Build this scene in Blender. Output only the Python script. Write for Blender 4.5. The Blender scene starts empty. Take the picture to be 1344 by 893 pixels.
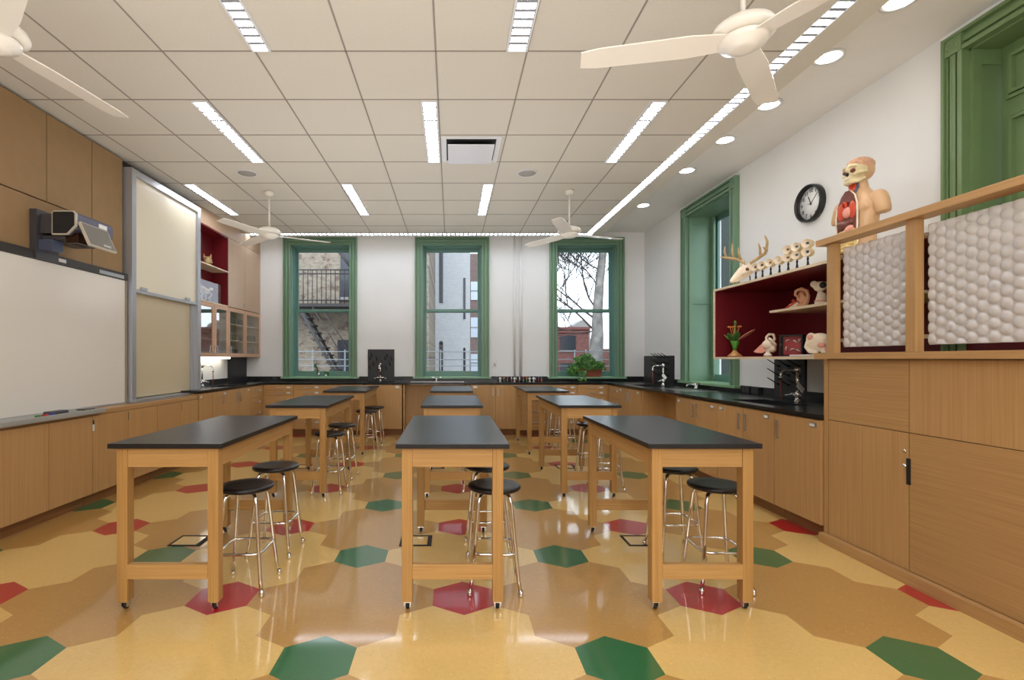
import bpy, bmesh, math, random
from mathutils import Vector, Matrix, noise
random.seed(7)
PI = math.pi
COL = bpy.context.scene.collection
H = 1.37

# ------------------------------------------------------------------ materials
def lin(c):
    return tuple(((v/255)/12.92 if v/255 <= .04045 else ((v/255+.055)/1.055)**2.4) for v in c)
def new_mat(name):
    m = bpy.data.materials.new(name); m.use_nodes = True
    nt = m.node_tree
    return m, nt, nt.nodes['Principled BSDF']
def plain(name, c, rough=.5, metal=0, spec=.5, coat=0, var=0.0, nscale=6, bump=0, bscale=80):
    m, nt, b = new_mat(name)
    b.inputs['Base Color'].default_value = (*lin(c), 1)
    b.inputs['Roughness'].default_value = rough
    b.inputs['Metallic'].default_value = metal
    b.inputs['Specular IOR Level'].default_value = spec
    b.inputs['Coat Weight'].default_value = coat
    tc = nt.nodes.new('ShaderNodeTexCoord')
    if var > 0:
        n = nt.nodes.new('ShaderNodeTexNoise'); n.inputs['Scale'].default_value = nscale; n.inputs['Detail'].default_value = 5
        nt.links.new(tc.outputs['Object'], n.inputs['Vector'])
        r = nt.nodes.new('ShaderNodeValToRGB')
        lo = [v*(1-var) for v in lin(c)]; hi = [min(1, v*(1+var)) for v in lin(c)]
        r.color_ramp.elements[0].position = .3; r.color_ramp.elements[0].color = (*lo, 1)
        r.color_ramp.elements[1].position = .7; r.color_ramp.elements[1].color = (*hi, 1)
        nt.links.new(n.outputs['Fac'], r.inputs['Fac']); nt.links.new(r.outputs['Color'], b.inputs['Base Color'])
    if bump > 0:
        n = nt.nodes.new('ShaderNodeTexNoise'); n.inputs['Scale'].default_value = bscale
        nt.links.new(tc.outputs['Object'], n.inputs['Vector'])
        bp = nt.nodes.new('ShaderNodeBump'); bp.inputs['Strength'].default_value = bump; bp.inputs['Distance'].default_value = .01
        nt.links.new(n.outputs['Fac'], bp.inputs['Height']); nt.links.new(bp.outputs['Normal'], b.inputs['Normal'])
    return m
def wood(name, c1, c2, axis='z', rough=.42, fine=1.0):
    m, nt, b = new_mat(name)
    tc = nt.nodes.new('ShaderNodeTexCoord'); mp = nt.nodes.new('ShaderNodeMapping')
    s = {'x': (1.6, 130, 130), 'y': (130, 1.6, 130), 'z': (130, 130, 1.6)}[axis]
    mp.inputs['Scale'].default_value = [v*fine for v in s]
    oi = nt.nodes.new('ShaderNodeObjectInfo')
    ad = nt.nodes.new('ShaderNodeVectorMath'); ad.operation = 'ADD'
    sc = nt.nodes.new('ShaderNodeMath'); sc.operation = 'MULTIPLY'; sc.inputs[1].default_value = 13
    nt.links.new(oi.outputs['Random'], sc.inputs[0])
    nt.links.new(tc.outputs['Object'], ad.inputs[0]); nt.links.new(sc.outputs[0], ad.inputs[1])
    nt.links.new(ad.outputs[0], mp.inputs['Vector'])
    n = nt.nodes.new('ShaderNodeTexNoise'); n.inputs['Scale'].default_value = 1.0; n.inputs['Detail'].default_value = 6; n.inputs['Distortion'].default_value = .25
    nt.links.new(mp.outputs[0], n.inputs['Vector'])
    r = nt.nodes.new('ShaderNodeValToRGB')
    r.color_ramp.elements[0].position = .30; r.color_ramp.elements[0].color = (*lin(c1), 1)
    r.color_ramp.elements[1].position = .72; r.color_ramp.elements[1].color = (*lin(c2), 1)
    nt.links.new(n.outputs['Fac'], r.inputs['Fac'])
    hs = nt.nodes.new('ShaderNodeHueSaturation')
    mr = nt.nodes.new('ShaderNodeMapRange'); mr.inputs['To Min'].default_value = .93; mr.inputs['To Max'].default_value = 1.07
    nt.links.new(oi.outputs['Random'], mr.inputs['Value']); nt.links.new(mr.outputs[0], hs.inputs['Value'])
    nt.links.new(r.outputs['Color'], hs.inputs['Color']); nt.links.new(hs.outputs[0], b.inputs['Base Color'])
    b.inputs['Roughness'].default_value = rough; b.inputs['Specular IOR Level'].default_value = .4
    return m
def emis(name, c, s):
    m, nt, b = new_mat(name)
    b.inputs['Base Color'].default_value = (*c, 1)
    b.inputs['Emission Color'].default_value = (*c, 1); b.inputs['Emission Strength'].default_value = s
    return m
def glassy(name, tint=(1, 1, 1), refl=.12, rough=0.02, ior=1.45):
    m = bpy.data.materials.new(name); m.use_nodes = True; nt = m.node_tree
    nt.nodes.clear()
    o = nt.nodes.new('ShaderNodeOutputMaterial'); t = nt.nodes.new('ShaderNodeBsdfTransparent'); g = nt.nodes.new('ShaderNodeBsdfGlossy')
    t.inputs['Color'].default_value = (*tint, 1); g.inputs['Roughness'].default_value = rough
    mx = nt.nodes.new('ShaderNodeMixShader'); f = nt.nodes.new('ShaderNodeLayerWeight'); f.inputs['Blend'].default_value = .5
    pw = nt.nodes.new('ShaderNodeMath'); pw.operation = 'POWER'; pw.inputs[1].default_value = 5
    ma = nt.nodes.new('ShaderNodeMath'); ma.operation = 'MULTIPLY_ADD'; ma.inputs[1].default_value = .8*(1-refl); ma.inputs[2].default_value = refl
    nt.links.new(f.outputs['Facing'], pw.inputs[0]); nt.links.new(pw.outputs[0], ma.inputs[0])
    nt.links.new(ma.outputs[0], mx.inputs[0]); nt.links.new(t.outputs[0], mx.inputs[1]); nt.links.new(g.outputs[0], mx.inputs[2])
    nt.links.new(mx.outputs[0], o.inputs[0])
    return m
def terrazzo(name, c, fl, rough=.13):
    m, nt, b = new_mat(name)
    tc = nt.nodes.new('ShaderNodeTexCoord')
    v = nt.nodes.new('ShaderNodeTexVoronoi'); v.inputs['Scale'].default_value = 72
    nt.links.new(tc.outputs['Object'], v.inputs['Vector'])
    lt = nt.nodes.new('ShaderNodeMath'); lt.operation = 'LESS_THAN'; lt.inputs[1].default_value = .17
    nt.links.new(v.outputs['Distance'], lt.inputs[0])
    n = nt.nodes.new('ShaderNodeTexNoise'); n.inputs['Scale'].default_value = 40; n.inputs['Detail'].default_value = 6
    nt.links.new(tc.outputs['Object'], n.inputs['Vector'])
    r = nt.nodes.new('ShaderNodeValToRGB')
    r.color_ramp.elements[0].position = .3; r.color_ramp.elements[0].color = (*[x*.96 for x in lin(c)], 1)
    r.color_ramp.elements[1].position = .7; r.color_ramp.elements[1].color = (*[min(1, x*1.04) for x in lin(c)], 1)
    nt.links.new(n.outputs['Fac'], r.inputs['Fac'])
    r2 = nt.nodes.new('ShaderNodeValToRGB'); r2.color_ramp.interpolation = 'CONSTANT'
    e = r2.color_ramp.elements; e[0].position = 0; e[0].color = (*lin(fl[0]), 1); e[1].position = .22; e[1].color = (*lin(c), 1)
    x = e.new(.72); x.color = (*lin(fl[1]), 1)
    sp = nt.nodes.new('ShaderNodeSeparateColor'); nt.links.new(v.outputs['Color'], sp.inputs[0]); nt.links.new(sp.outputs[0], r2.inputs['Fac'])
    mx = nt.nodes.new('ShaderNodeMix'); mx.data_type = 'RGBA'
    sf = nt.nodes.new('ShaderNodeMath'); sf.operation = 'MULTIPLY'; sf.inputs[1].default_value = .8
    nt.links.new(lt.outputs[0], sf.inputs[0]); nt.links.new(sf.outputs[0], mx.inputs['Factor'])
    nt.links.new(r.outputs['Color'], mx.inputs['A']); nt.links.new(r2.outputs['Color'], mx.inputs['B'])
    nt.links.new(mx.outputs['Result'], b.inputs['Base Color'])
    b.inputs['Roughness'].default_value = .3; b.inputs['Specular IOR Level'].default_value = .5
    b.inputs['Coat Weight'].default_value = .8; b.inputs['Coat Roughness'].default_value = .07; b.inputs['Coat IOR'].default_value = 1.6
    n2 = nt.nodes.new('ShaderNodeTexNoise'); n2.inputs['Scale'].default_value = 7
    nt.links.new(tc.outputs['Object'], n2.inputs['Vector'])
    bp = nt.nodes.new('ShaderNodeBump'); bp.inputs['Strength'].default_value = .10; bp.inputs['Distance'].default_value = .012
    nt.links.new(n2.outputs['Fac'], bp.inputs['Height']); nt.links.new(bp.outputs['Normal'], b.inputs['Normal'])
    return m
def brickmat(name, c1, c2, mortar, scale=4.0, patch=None, axis='xz'):
    m, nt, b = new_mat(name)
    tc = nt.nodes.new('ShaderNodeTexCoord'); sp = nt.nodes.new('ShaderNodeSeparateXYZ'); cb = nt.nodes.new('ShaderNodeCombineXYZ')
    nt.links.new(tc.outputs['Object'], sp.inputs[0]); nt.links.new(sp.outputs['X'], cb.inputs['X']); nt.links.new(sp.outputs['Z'], cb.inputs['Y'])
    br = nt.nodes.new('ShaderNodeTexBrick'); br.inputs['Scale'].default_value = scale
    br.inputs['Color1'].default_value = (*lin(c1), 1); br.inputs['Color2'].default_value = (*lin(c2), 1); br.inputs['Mortar'].default_value = (*lin(mortar), 1)
    br.inputs['Mortar Size'].default_value = .015
    nt.links.new(cb.outputs[0], br.inputs['Vector'])
    out = br.outputs['Color']
    if patch:
        n = nt.nodes.new('ShaderNodeTexNoise'); n.inputs['Scale'].default_value = 3.5; n.inputs['Detail'].default_value = 8; n.inputs['Roughness'].default_value = .7
        nt.links.new(cb.outputs[0], n.inputs['Vector'])
        r = nt.nodes.new('ShaderNodeValToRGB'); r.color_ramp.elements[0].position = .52; r.color_ramp.elements[1].position = .60
        nt.links.new(n.outputs['Fac'], r.inputs['Fac'])
        mx = nt.nodes.new('ShaderNodeMix'); mx.data_type = 'RGBA'; mx.inputs['B'].default_value = (*lin(patch), 1)
        nt.links.new(r.outputs['Color'], mx.inputs['Factor']); nt.links.new(out, mx.inputs['A']); out = mx.outputs['Result']
    nt.links.new(out, b.inputs['Base Color']); b.inputs['Roughness'].default_value = .9
    return m
M = {}
M['oak_z'] = wood('oak_vertical', (170, 130, 82), (190, 149, 98), 'z')
M['oak_x'] = wood('oak_across', (170, 130, 82), (190, 149, 98), 'x')
M['oak_y'] = wood('oak_along', (170, 130, 82), (190, 149, 98), 'y')
M['oakt_z'] = wood('table_oak_vertical', (166, 124, 70), (190, 147, 88), 'z', fine=1.2)
M['oakt_x'] = wood('table_oak_across', (174, 131, 76), (198, 156, 98), 'x', fine=1.2)
M['oakt_y'] = wood('table_oak_along', (174, 131, 76), (198, 156, 98), 'y', fine=1.2)
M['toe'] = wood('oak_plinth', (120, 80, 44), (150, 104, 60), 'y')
M['ply'] = wood('birch_plywood', (212, 192, 158), (232, 216, 188), 'y')
M['tan'] = plain('tan_panel', (148, 118, 80), .7, var=.05, nscale=9, bump=.1, bscale=200)
M['tan2'] = plain('pale_tan_door', (196, 166, 138), .5, var=.03)
M['rosy'] = wood('pale_oak_frame', (196, 150, 116), (214, 172, 138), 'z')
M['white'] = plain('wall_paint', (232, 232, 230), .8, var=.012, nscale=2)
M['ceil'] = plain('plaster_ceiling', (234, 231, 226), .9, var=.01)
M['tile'] = plain('acoustic_tile', (213, 208, 196), .95, var=.02, nscale=60, bump=.15, bscale=300)
M['grid'] = plain('grid_bar_grey', (150, 140, 130), .6)
M['fix'] = plain('fixture_white', (225, 226, 228), .4)
M['louv'] = plain('louver_white', (150, 154, 160), .6)
M['fan'] = plain('fan_white', (232, 226, 214), .3, coat=.4)
M['green'] = plain('green_window_paint', (112, 144, 116), .4, var=.04, nscale=3)
M['green2'] = plain('deep_green_paint', (106, 130, 86), .4, var=.04, nscale=3)
M['green3'] = plain('teal_green_sash_paint', (98, 138, 126), .4)
M['black'] = plain('black_epoxy', (24, 25, 28), .22, spec=.5, var=.15, nscale=12)
M['blackt'] = plain('black_table_resin', (28, 29, 33), .3, spec=.5, var=.08, nscale=6)
M['seat'] = plain('black_seat', (26, 22, 22), .35, spec=.4)
M['pegb'] = plain('black_pegboard', (34, 34, 38), .45)
M['chrome'] = plain('chrome', (226, 224, 222), .10, metal=1)
M['steel'] = plain('brushed_steel', (190, 190, 190), .32, metal=1)
M['alu'] = plain('aluminium_frame', (178, 180, 186), .38, metal=.6)
M['rubber'] = plain('black_rubber', (20, 20, 20), .6)
M['wb'] = plain('whiteboard_surface', (226, 220, 210), .35)
M['wb2'] = plain('cream_board_surface', (226, 216, 192), .3)
M['dark'] = plain('dark_bronze_rail', (52, 46, 42), .35)
M['label'] = plain('label_card', (222, 220, 214), .5)
M['red'] = plain('dark_red_laminate', (108, 10, 22), .45)
M['plastic_grey'] = plain('grey_plastic', (150, 150, 145), .4)
M['proj'] = plain('projector_dark_grey', (66, 64, 68), .4)
M['proj2'] = plain('projector_mesh_black', (30, 30, 30), .6, bump=.8, bscale=400)
M['projsil'] = plain('projector_silver_edge', (190, 182, 165), .35)
M['flap'] = plain('projector_flap_grey', (110, 104, 94), .5)
M['brownglass'] = plain('lens_glass', (40, 18, 12), .1)
M['glass'] = glassy('window_glass', (.98, .99, .99), .004, .35)
M['cabglass'] = glassy('cabinet_glass', (.85, .85, .85), .28)
M['cabglass2'] = glassy('cabinet_glass_far', (.92, .92, .92), .07)
M['clear'] = glassy('clear_glassware', (.90, .93, .94), .30, .15)
M['acase'] = glassy('acrylic_case', (.96, .96, .98), .02, 0, 1.15)
M['lamp'] = emis('lamp_diffuser', (.95, .98, 1.03), 22.0)
M['lampc'] = emis('strip_diffuser', (.90, .96, 1.06), 15.0)
M['down'] = emis('downlight_lens', (1.0, .95, .88), 22.0)
M['under'] = emis('undercabinet_tube', (1.0, .93, .8), 5.0)
M['skin'] = plain('model_skin', (214, 172, 128), .4, var=.03)
M['bone'] = plain('bone', (222, 204, 160), .5, var=.08, nscale=18)
M['bonew'] = plain('cream_bone', (236, 218, 192), .45, var=.08, nscale=25)
M['pink'] = plain('pink_tissue', (232, 158, 138), .4, var=.06, nscale=20)
M['organ'] = plain('red_organ', (206, 74, 44), .35, var=.12, nscale=30)
M['liver'] = plain('liver_brown', (112, 58, 44), .35, var=.08, nscale=25)
M['gut'] = plain('yellow_gut', (226, 196, 128), .35, var=.1, nscale=30)
M['vein'] = plain('blue_vein', (90, 100, 120), .4)
M['brain'] = plain('brain_tan', (216, 166, 134), .45, var=.2, nscale=60, bump=.9, bscale=60)
M['leaf'] = plain('ivy_leaf', (52, 104, 38), .45, var=.25, nscale=14)
M['leafl'] = plain('bright_leaf', (96, 150, 44), .45, var=.2, nscale=14)
M['terra'] = plain('terracotta', (128, 62, 40), .7, var=.08, nscale=15)
M['orange'] = plain('orange_petal', (226, 140, 70), .5)
M['hose'] = plain('red_rubber_hose', (136, 62, 44), .5)
M['antler'] = plain('antler', (188, 158, 112), .55, var=.15, nscale=15)
M['w_ink'] = plain('clock_ink', (18, 18, 18), .6)
M['w_face'] = plain('clock_face', (238, 238, 234), .5)
M['w_blk'] = plain('clock_rim', (22, 21, 20), .35)
M['metal_dk'] = plain('fire_escape_iron', (56, 53, 54), .7)
M['rail'] = plain('white_iron_railing', (170, 175, 182), .5)
M['bark'] = plain('plane_tree_bark', (132, 128, 124), .9, var=.4, nscale=5)
M['twig'] = plain('twig_brown', (84, 76, 74), .9)
M['brickA'] = brickmat('painted_tan_brick', (150, 138, 122), (128, 116, 102), (138, 130, 122), 5.0, patch=(104, 84, 78))
M['brickW'] = brickmat('white_brick', (214, 216, 220), (204, 207, 212), (188, 190, 196), 4.0)
M['brickR'] = brickmat('red_brick', (132, 84, 78), (112, 68, 64), (140, 118, 114), 4.0)
M['brickB'] = brickmat('brown_brick', (128, 106, 100), (112, 90, 86), (130, 118, 114), 4.0)
M['stone'] = plain('grey_stone', (140, 138, 136), .9)
M['dkwin'] = plain('dark_window', (52, 54, 62), .15)
M['ground'] = plain('yard_ground', (120, 118, 112), .95, var=.1)
M['t_y'] = terrazzo('floor_yellow', (222, 186, 114), ((240, 222, 180), (190, 130, 60)))
M['t_t'] = terrazzo('floor_tan', (184, 141, 76), ((226, 206, 160), (128, 82, 36)))
M['t_g'] = terrazzo('floor_green', (42, 104, 60), ((40, 130, 80), (14, 70, 40)))
M['t_r'] = terrazzo('floor_red', (176, 22, 34), ((210, 70, 70), (120, 10, 20)))

def acrylic():
    m, nt, b = new_mat('bubble_acrylic')
    b.inputs['Base Color'].default_value = (*lin((240, 236, 234)), 1)
    b.inputs['Roughness'].default_value = .12
    b.inputs['Transmission Weight'].default_value = .4
    b.inputs['Coat Weight'].default_value = .6; b.inputs['Coat Roughness'].default_value = .04
    b.inputs['IOR'].default_value = 1.3
    b.inputs['Specular IOR Level'].default_value = .8
    tc = nt.nodes.new('ShaderNodeTexCoord'); n = nt.nodes.new('ShaderNodeTexNoise'); n.inputs['Scale'].default_value = 4
    nt.links.new(tc.outputs['Object'], n.inputs['Vector'])
    r = nt.nodes.new('ShaderNodeMapRange'); r.inputs['To Min'].default_value = .08; r.inputs['To Max'].default_value = .2
    nt.links.new(n.outputs['Fac'], r.inputs['Value']); nt.links.new(r.outputs[0], b.inputs['Roughness'])
    return m
M['acrylic'] = acrylic()

# ------------------------------------------------------------------ mesh builder
class MB:
    def __init__(s): s.bm = bmesh.new()
    def box(s, x0, x1, y0, y1, z0, z1, bev=0, rot=None, mi=0):
        t = bmesh.new(); bmesh.ops.create_cube(t, size=1)
        bmesh.ops.scale(t, vec=(x1-x0, y1-y0, z1-z0), verts=t.verts)
        if bev: bmesh.ops.bevel(t, geom=list(t.edges), offset=bev, segments=2, affect='EDGES', profile=.7)
        if rot is not None: bmesh.ops.transform(t, matrix=rot, verts=t.verts)
        bmesh.ops.translate(t, vec=((x0+x1)/2, (y0+y1)/2, (z0+z1)/2), verts=t.verts)
        s.merge(t, mi); return s
    def merge(s, t, mi=0, smooth=False):
        vm = {}
        for v in t.verts: vm[v] = s.bm.verts.new(v.co)
        for f in t.faces:
            try:
                g = s.bm.faces.new([vm[v] for v in f.verts]); g.material_index = mi; g.smooth = smooth or f.smooth
            except ValueError: pass
        t.free()
    def tube(s, pts, r, seg=8, caps=True, mi=0, smooth=True):
        pts = [Vector(p) for p in pts]; n = len(pts)
        rs = r if isinstance(r, (list, tuple)) else [r]*n
        rings = []; up = None
        for i, p in enumerate(pts):
            a = pts[max(i-1, 0)]; b = pts[min(i+1, n-1)]
            d = (b-a)
            if d.length < 1e-9: d = Vector((0, 0, 1))
            d.normalize()
            if up is None:
                up = Vector((0, 0, 1)) if abs(d.z) < .9 else Vector((1, 0, 0))
            u = d.cross(up)
            if u.length < 1e-6: u = d.cross(Vector((.3, 1, .1)))
            u.normalize(); w = u.cross(d).normalized(); up = w
            rings.append([s.bm.verts.new(p + (u*math.cos(2*PI*k/seg) + w*math.sin(2*PI*k/seg))*rs[i]) for k in range(seg)])
        for i in range(n-1):
            for k in range(seg):
                f = s.bm.faces.new((rings[i][k], rings[i][(k+1) % seg], rings[i+1][(k+1) % seg], rings[i+1][k])); f.smooth = smooth; f.material_index = mi
        if caps:
            for rg in (rings[0], rings[-1]):
                try: f = s.bm.faces.new(rg); f.material_index = mi
                except ValueError: pass
        return s
    def cyl(s, p0, p1, r, r1=None, seg=16, mi=0, smooth=True):
        return s.tube([p0, p1], [r, r if r1 is None else r1], seg, True, mi, smooth)
    def lathe(s, prof, c=(0, 0, 0), axis='z', seg=24, mi=0, smooth=True, dirv=None, cap=True):
        c = Vector(c)
        A = {'z': Vector((0, 0, 1)), 'x': Vector((1, 0, 0)), 'y': Vector((0, 1, 0)), '-x': Vector((-1, 0, 0))}[axis] if dirv is None else Vector(dirv).normalized()
        u = A.orthogonal().normalized(); w = A.cross(u)
        rings = []
        for r, h in prof:
            if r < 1e-5: rings.append([s.bm.verts.new(c + A*h)])
            else: rings.append([s.bm.verts.new(c + A*h + (u*math.cos(2*PI*k/seg) + w*math.sin(2*PI*k/seg))*r) for k in range(seg)])
        for a, b in zip(rings, rings[1:]):
            for k in range(seg):
                k2 = (k+1) % seg
                vs = [a[k % len(a)], a[k2 % len(a)], b[k2 % len(b)], b[k % len(b)]]
                vs = list(dict.fromkeys(vs))
                if len(vs) > 2:
                    try: f = s.bm.faces.new(vs); f.smooth = smooth; f.material_index = mi
                    except ValueError: pass
        for rg in (rings[0], rings[-1]):
            if cap and len(rg) > 2:
                f = s.bm.faces.new(rg); f.material_index = mi
        return s
    def ell(s, c, r, rot=None, mi=0, u=16, v=10):
        t = bmesh.new(); bmesh.ops.create_uvsphere(t, u_segments=u, v_segments=v, radius=1)
        r = (r, r, r) if isinstance(r, (int, float)) else r
        bmesh.ops.scale(t, vec=r, verts=t.verts)
        if rot is not None: bmesh.ops.transform(t, matrix=rot, verts=t.verts)
        bmesh.ops.translate(t, vec=c, verts=t.verts)
        for f in t.faces: f.smooth = True
        s.merge(t, mi, True); return s
    def poly(s, pts, mi=0):
        f = s.bm.faces.new([s.bm.verts.new(p) for p in pts]); f.material_index = mi; return s
    def prism(s, pts2, a0, a1, axis='y', mi=0):
        def P(p, a):
            return {'y': (p[0], a, p[1]), 'x': (a, p[0], p[1]), 'z': (p[0], p[1], a)}[axis]
        A = [s.bm.verts.new(P(p, a0)) for p in pts2]; B = [s.bm.verts.new(P(p, a1)) for p in pts2]
        for f in (A, B[::-1]): s.bm.faces.new(f).material_index = mi
        n = len(A)
        for i in range(n):
            s.bm.faces.new((A[i], B[i], B[(i+1) % n], A[(i+1) % n])).material_index = mi
        return s
    def build(s, name, mat, parent=None, world=False, origin=None, xf=None):
        bm = s.bm
        if xf is not None: bmesh.ops.transform(bm, matrix=xf, verts=bm.verts)
        bmesh.ops.recalc_face_normals(bm, faces=bm.faces)
        off = Vector((0, 0, 0))
        if parent is not None and world:
            p = parent; off = Vector((0, 0, 0))
            while p is not None: off += Vector(p.location); p = p.parent
        elif parent is None:
            if origin is None:
                xs = [v.co for v in bm.verts]
                mn = Vector([min(v[i] for v in xs) for i in range(3)]); mx = Vector([max(v[i] for v in xs) for i in range(3)])
                off = Vector(((mn.x+mx.x)/2, (mn.y+mx.y)/2, mn.z))
            else: off = Vector(origin)
        bmesh.ops.translate(bm, vec=-off, verts=bm.verts)
        me = bpy.data.meshes.new(name); bm.to_mesh(me); bm.free()
        for m_ in (mat if isinstance(mat, (list, tuple)) else [mat]): me.materials.append(m_ if not isinstance(m_, str) else M[m_])
        o = bpy.data.objects.new(name, me); COL.objects.link(o)
        if parent is not None: o.parent = parent
        else: o.location = off
        return o
def tag(o, label=None, cat=None, group=None, kind=None):
    if label: o['label'] = label
    if cat: o['category'] = cat
    if group: o['group'] = group
    if kind: o['kind'] = kind
    return o
def thing(name, label, cat, loc=(0, 0, 0), rotz=0, group=None, kind=None):
    o = bpy.data.objects.new(name, None); COL.objects.link(o)
    o.empty_display_size = .1
    o.location = loc; o.rotation_euler = (0, 0, rotz)
    return tag(o, label, cat, group, kind)
KIDS = {}
def kids(o): return [c for c in COL.objects if c.parent == o]
def dup(root, loc, rotz, label=None, group=None):
    def cp(o, par):
        c = o.copy(); COL.objects.link(c)
        if par is not None: c.parent = par
        for k in kids(o): cp(k, c)
        return c
    r = cp(root, None); r.location = loc; r.rotation_euler = (0, 0, rotz)
    if label: r['label'] = label
    if group: r['group'] = group
    return r
def struct(o, label=None, cat=None):
    o['kind'] = 'structure'; return tag(o, label, cat)
def voxel(o, size=.008, smooth=4):
    m = o.modifiers.new('remesh', 'REMESH'); m.mode = 'VOXEL'; m.voxel_size = size; m.use_smooth_shade = True
    s = o.modifiers.new('smooth', 'SMOOTH'); s.iterations = smooth; s.factor = .5
def text_part(s, size, mat, parent, loc, rot, name='lettering', ext=.0008, bold=0):
    cu = bpy.data.curves.new('t', 'FONT'); cu.body = s; cu.size = size; cu.align_x = 'CENTER'; cu.align_y = 'CENTER'; cu.extrude = ext; cu.offset = bold
    t = bpy.data.objects.new('t', cu); COL.objects.link(t)
    dg = bpy.context.evaluated_depsgraph_get()
    me = bpy.data.meshes.new_from_object(t.evaluated_get(dg)); bpy.data.objects.remove(t)
    me.materials.clear(); me.materials.append(M[mat])
    o = bpy.data.objects.new(name, me); COL.objects.link(o); o.parent = parent; o.location = loc; o.rotation_euler = rot
    return o

# ------------------------------------------------------------------ room shell
XL, XR, YB, YF = -3.85, 3.63, 9.30, -2.0
FUR = -3.62; ZC = 3.56; ZU = 3.74
W, RW = .344, .298
def floor():
    bm = bmesh.new(); s_ = W/math.sqrt(3); half = s_/2
    pat = {0: 'gyyy', 1: 'tyyt', 2: 'ttrt', 3: 'tyyt'}
    idx = {'y': 0, 't': 1, 'g': 2, 'r': 3}
    R = W*.866025
    for r in range(-16, 26):
        cy = 2.247 + r*R
        for c in range(-14, 16):
            cx = -.618 + c*W + (W/2 if r % 2 else 0)
            vs = [bm.verts.new((cx + s_*math.sin(k*PI/3), cy + s_*math.cos(k*PI/3), 0)) for k in range(6)]
            f = bm.faces.new(vs); f.material_index = idx[pat[r % 4][c % 4]]
    for co, no in (((XL, 0, 0), (-1, 0, 0)), ((XR, 0, 0), (1, 0, 0)), ((0, YF, 0), (0, -1, 0)), ((0, YB, 0), (0, 1, 0))):
        bmesh.ops.bisect_plane(bm, geom=bm.verts[:]+bm.edges[:]+bm.faces[:], plane_co=co, plane_no=no, clear_outer=True)
    bmesh.ops.remove_doubles(bm, verts=bm.verts, dist=1e-4)
    for f in bm.faces:
        if f.normal.z < 0: f.normal_flip()
    me = bpy.data.meshes.new('floor'); bm.to_mesh(me); bm.free()
    for k in ('t_y', 't_t', 't_g', 't_r'): me.materials.append(M[k])
    o = bpy.data.objects.new('floor', me); COL.objects.link(o); struct(o)
floor()
struct(MB().box(XL, XR, YF, YB, -.2, -.005).build('floor_slab', 'stone')).name = 'floor.001'
# back wall with openings
WIN = [(-3.0, -1.9), (-.535, .575), (1.985, 3.10)]
ZS, ZT = 1.03, 3.50
b = MB(); xs = [XL-.3] + [v for w in WIN for v in w] + [XR+.5]
for i in range(0, len(xs), 2): b.box(xs[i], xs[i+1], YB, YB+.35, -.2, 4.0)
for (a, c) in WIN: b.box(a, c, YB, YB+.35, -.2, ZS-.03).box(a, c, YB, YB+.35, ZT, 4.0)
struct(b.build('wall_back', 'white'))
RWIN = [(2.27, 3.47), (6.37, 7.57)]
b = MB(); ys = [YF-.3, 2.27, 3.47, 6.37, 7.57, YB]
for i in range(0, 6, 2): b.box(XR, XR+.5, ys[i], ys[i+1], -.2, 4.0)
for (a, c) in RWIN: b.box(XR, XR+.5, a, c, -.2, ZS-.03).box(XR, XR+.5, a, c, ZT+.04, 4.0)
struct(b.build('wall_right', 'white'))
struct(MB().box(XL-.3, XL, YF-.3, YB, -.2, 4.0).build('wall_left', 'white'))
struct(MB().box(XL, XR, YF-.3, YF, -.2, 4.0).build('wall_front', 'white'))
struct(MB().box(XL, FUR, YF, 6.515, 0, .95).box(XL, FUR, YF, 7.0, .95, ZC-.005).build('wall_left_lining', 'dark')).name = 'wall_left.001'
# ceilings
struct(MB().box(XL-.3, XR+.5, YF-.3, YB+.35, ZU, ZU+.25).build('ceiling', 'ceil')).name = 'ceiling.001'
S0, S1, SB = 2.367, 2.488, 2.683
YS0, YS1, YC = 8.66, 8.80, 8.875
b = MB()
b.box(XL, S0, YF, YS0, ZC, ZC+.04).box(S1, SB, YF, YC, ZC, ZC+.04).box(XL, S1, YS1, YC, ZC, ZC+.04)
b.box(XL, S1, YS0, YS1, ZC+.035, ZC+.04).box(S0, S1, YF, YS1, ZC+.035, ZC+.04)
b.box(SB-.02, SB, YF, YC, ZC+.04, ZU).box(XL, SB, YC-.02, YC, ZC+.04, ZU)
ce = struct(b.build('ceiling', 'tile'))
b = MB(); g = .006
for x in (-3.38, -2.698, -2.056, -1.395, -.7486, -.109, .542, 1.198, 1.846): b.box(x-g, x+g, YF, YS0, ZC-.003, ZC+.001)
y = 3.523 - .665*8
rows = [3.523-.665*k for k in range(8, 0, -1)] + [3.523, 4.181, 4.843, 5.505, 6.17, 6.844, 7.516, 8.157, 8.60]
for y in rows: b.box(FUR, S0, y-g, y+g, ZC-.003, ZC+.001)
b.build('grid_bar', 'grid', ce, world=True)

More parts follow.
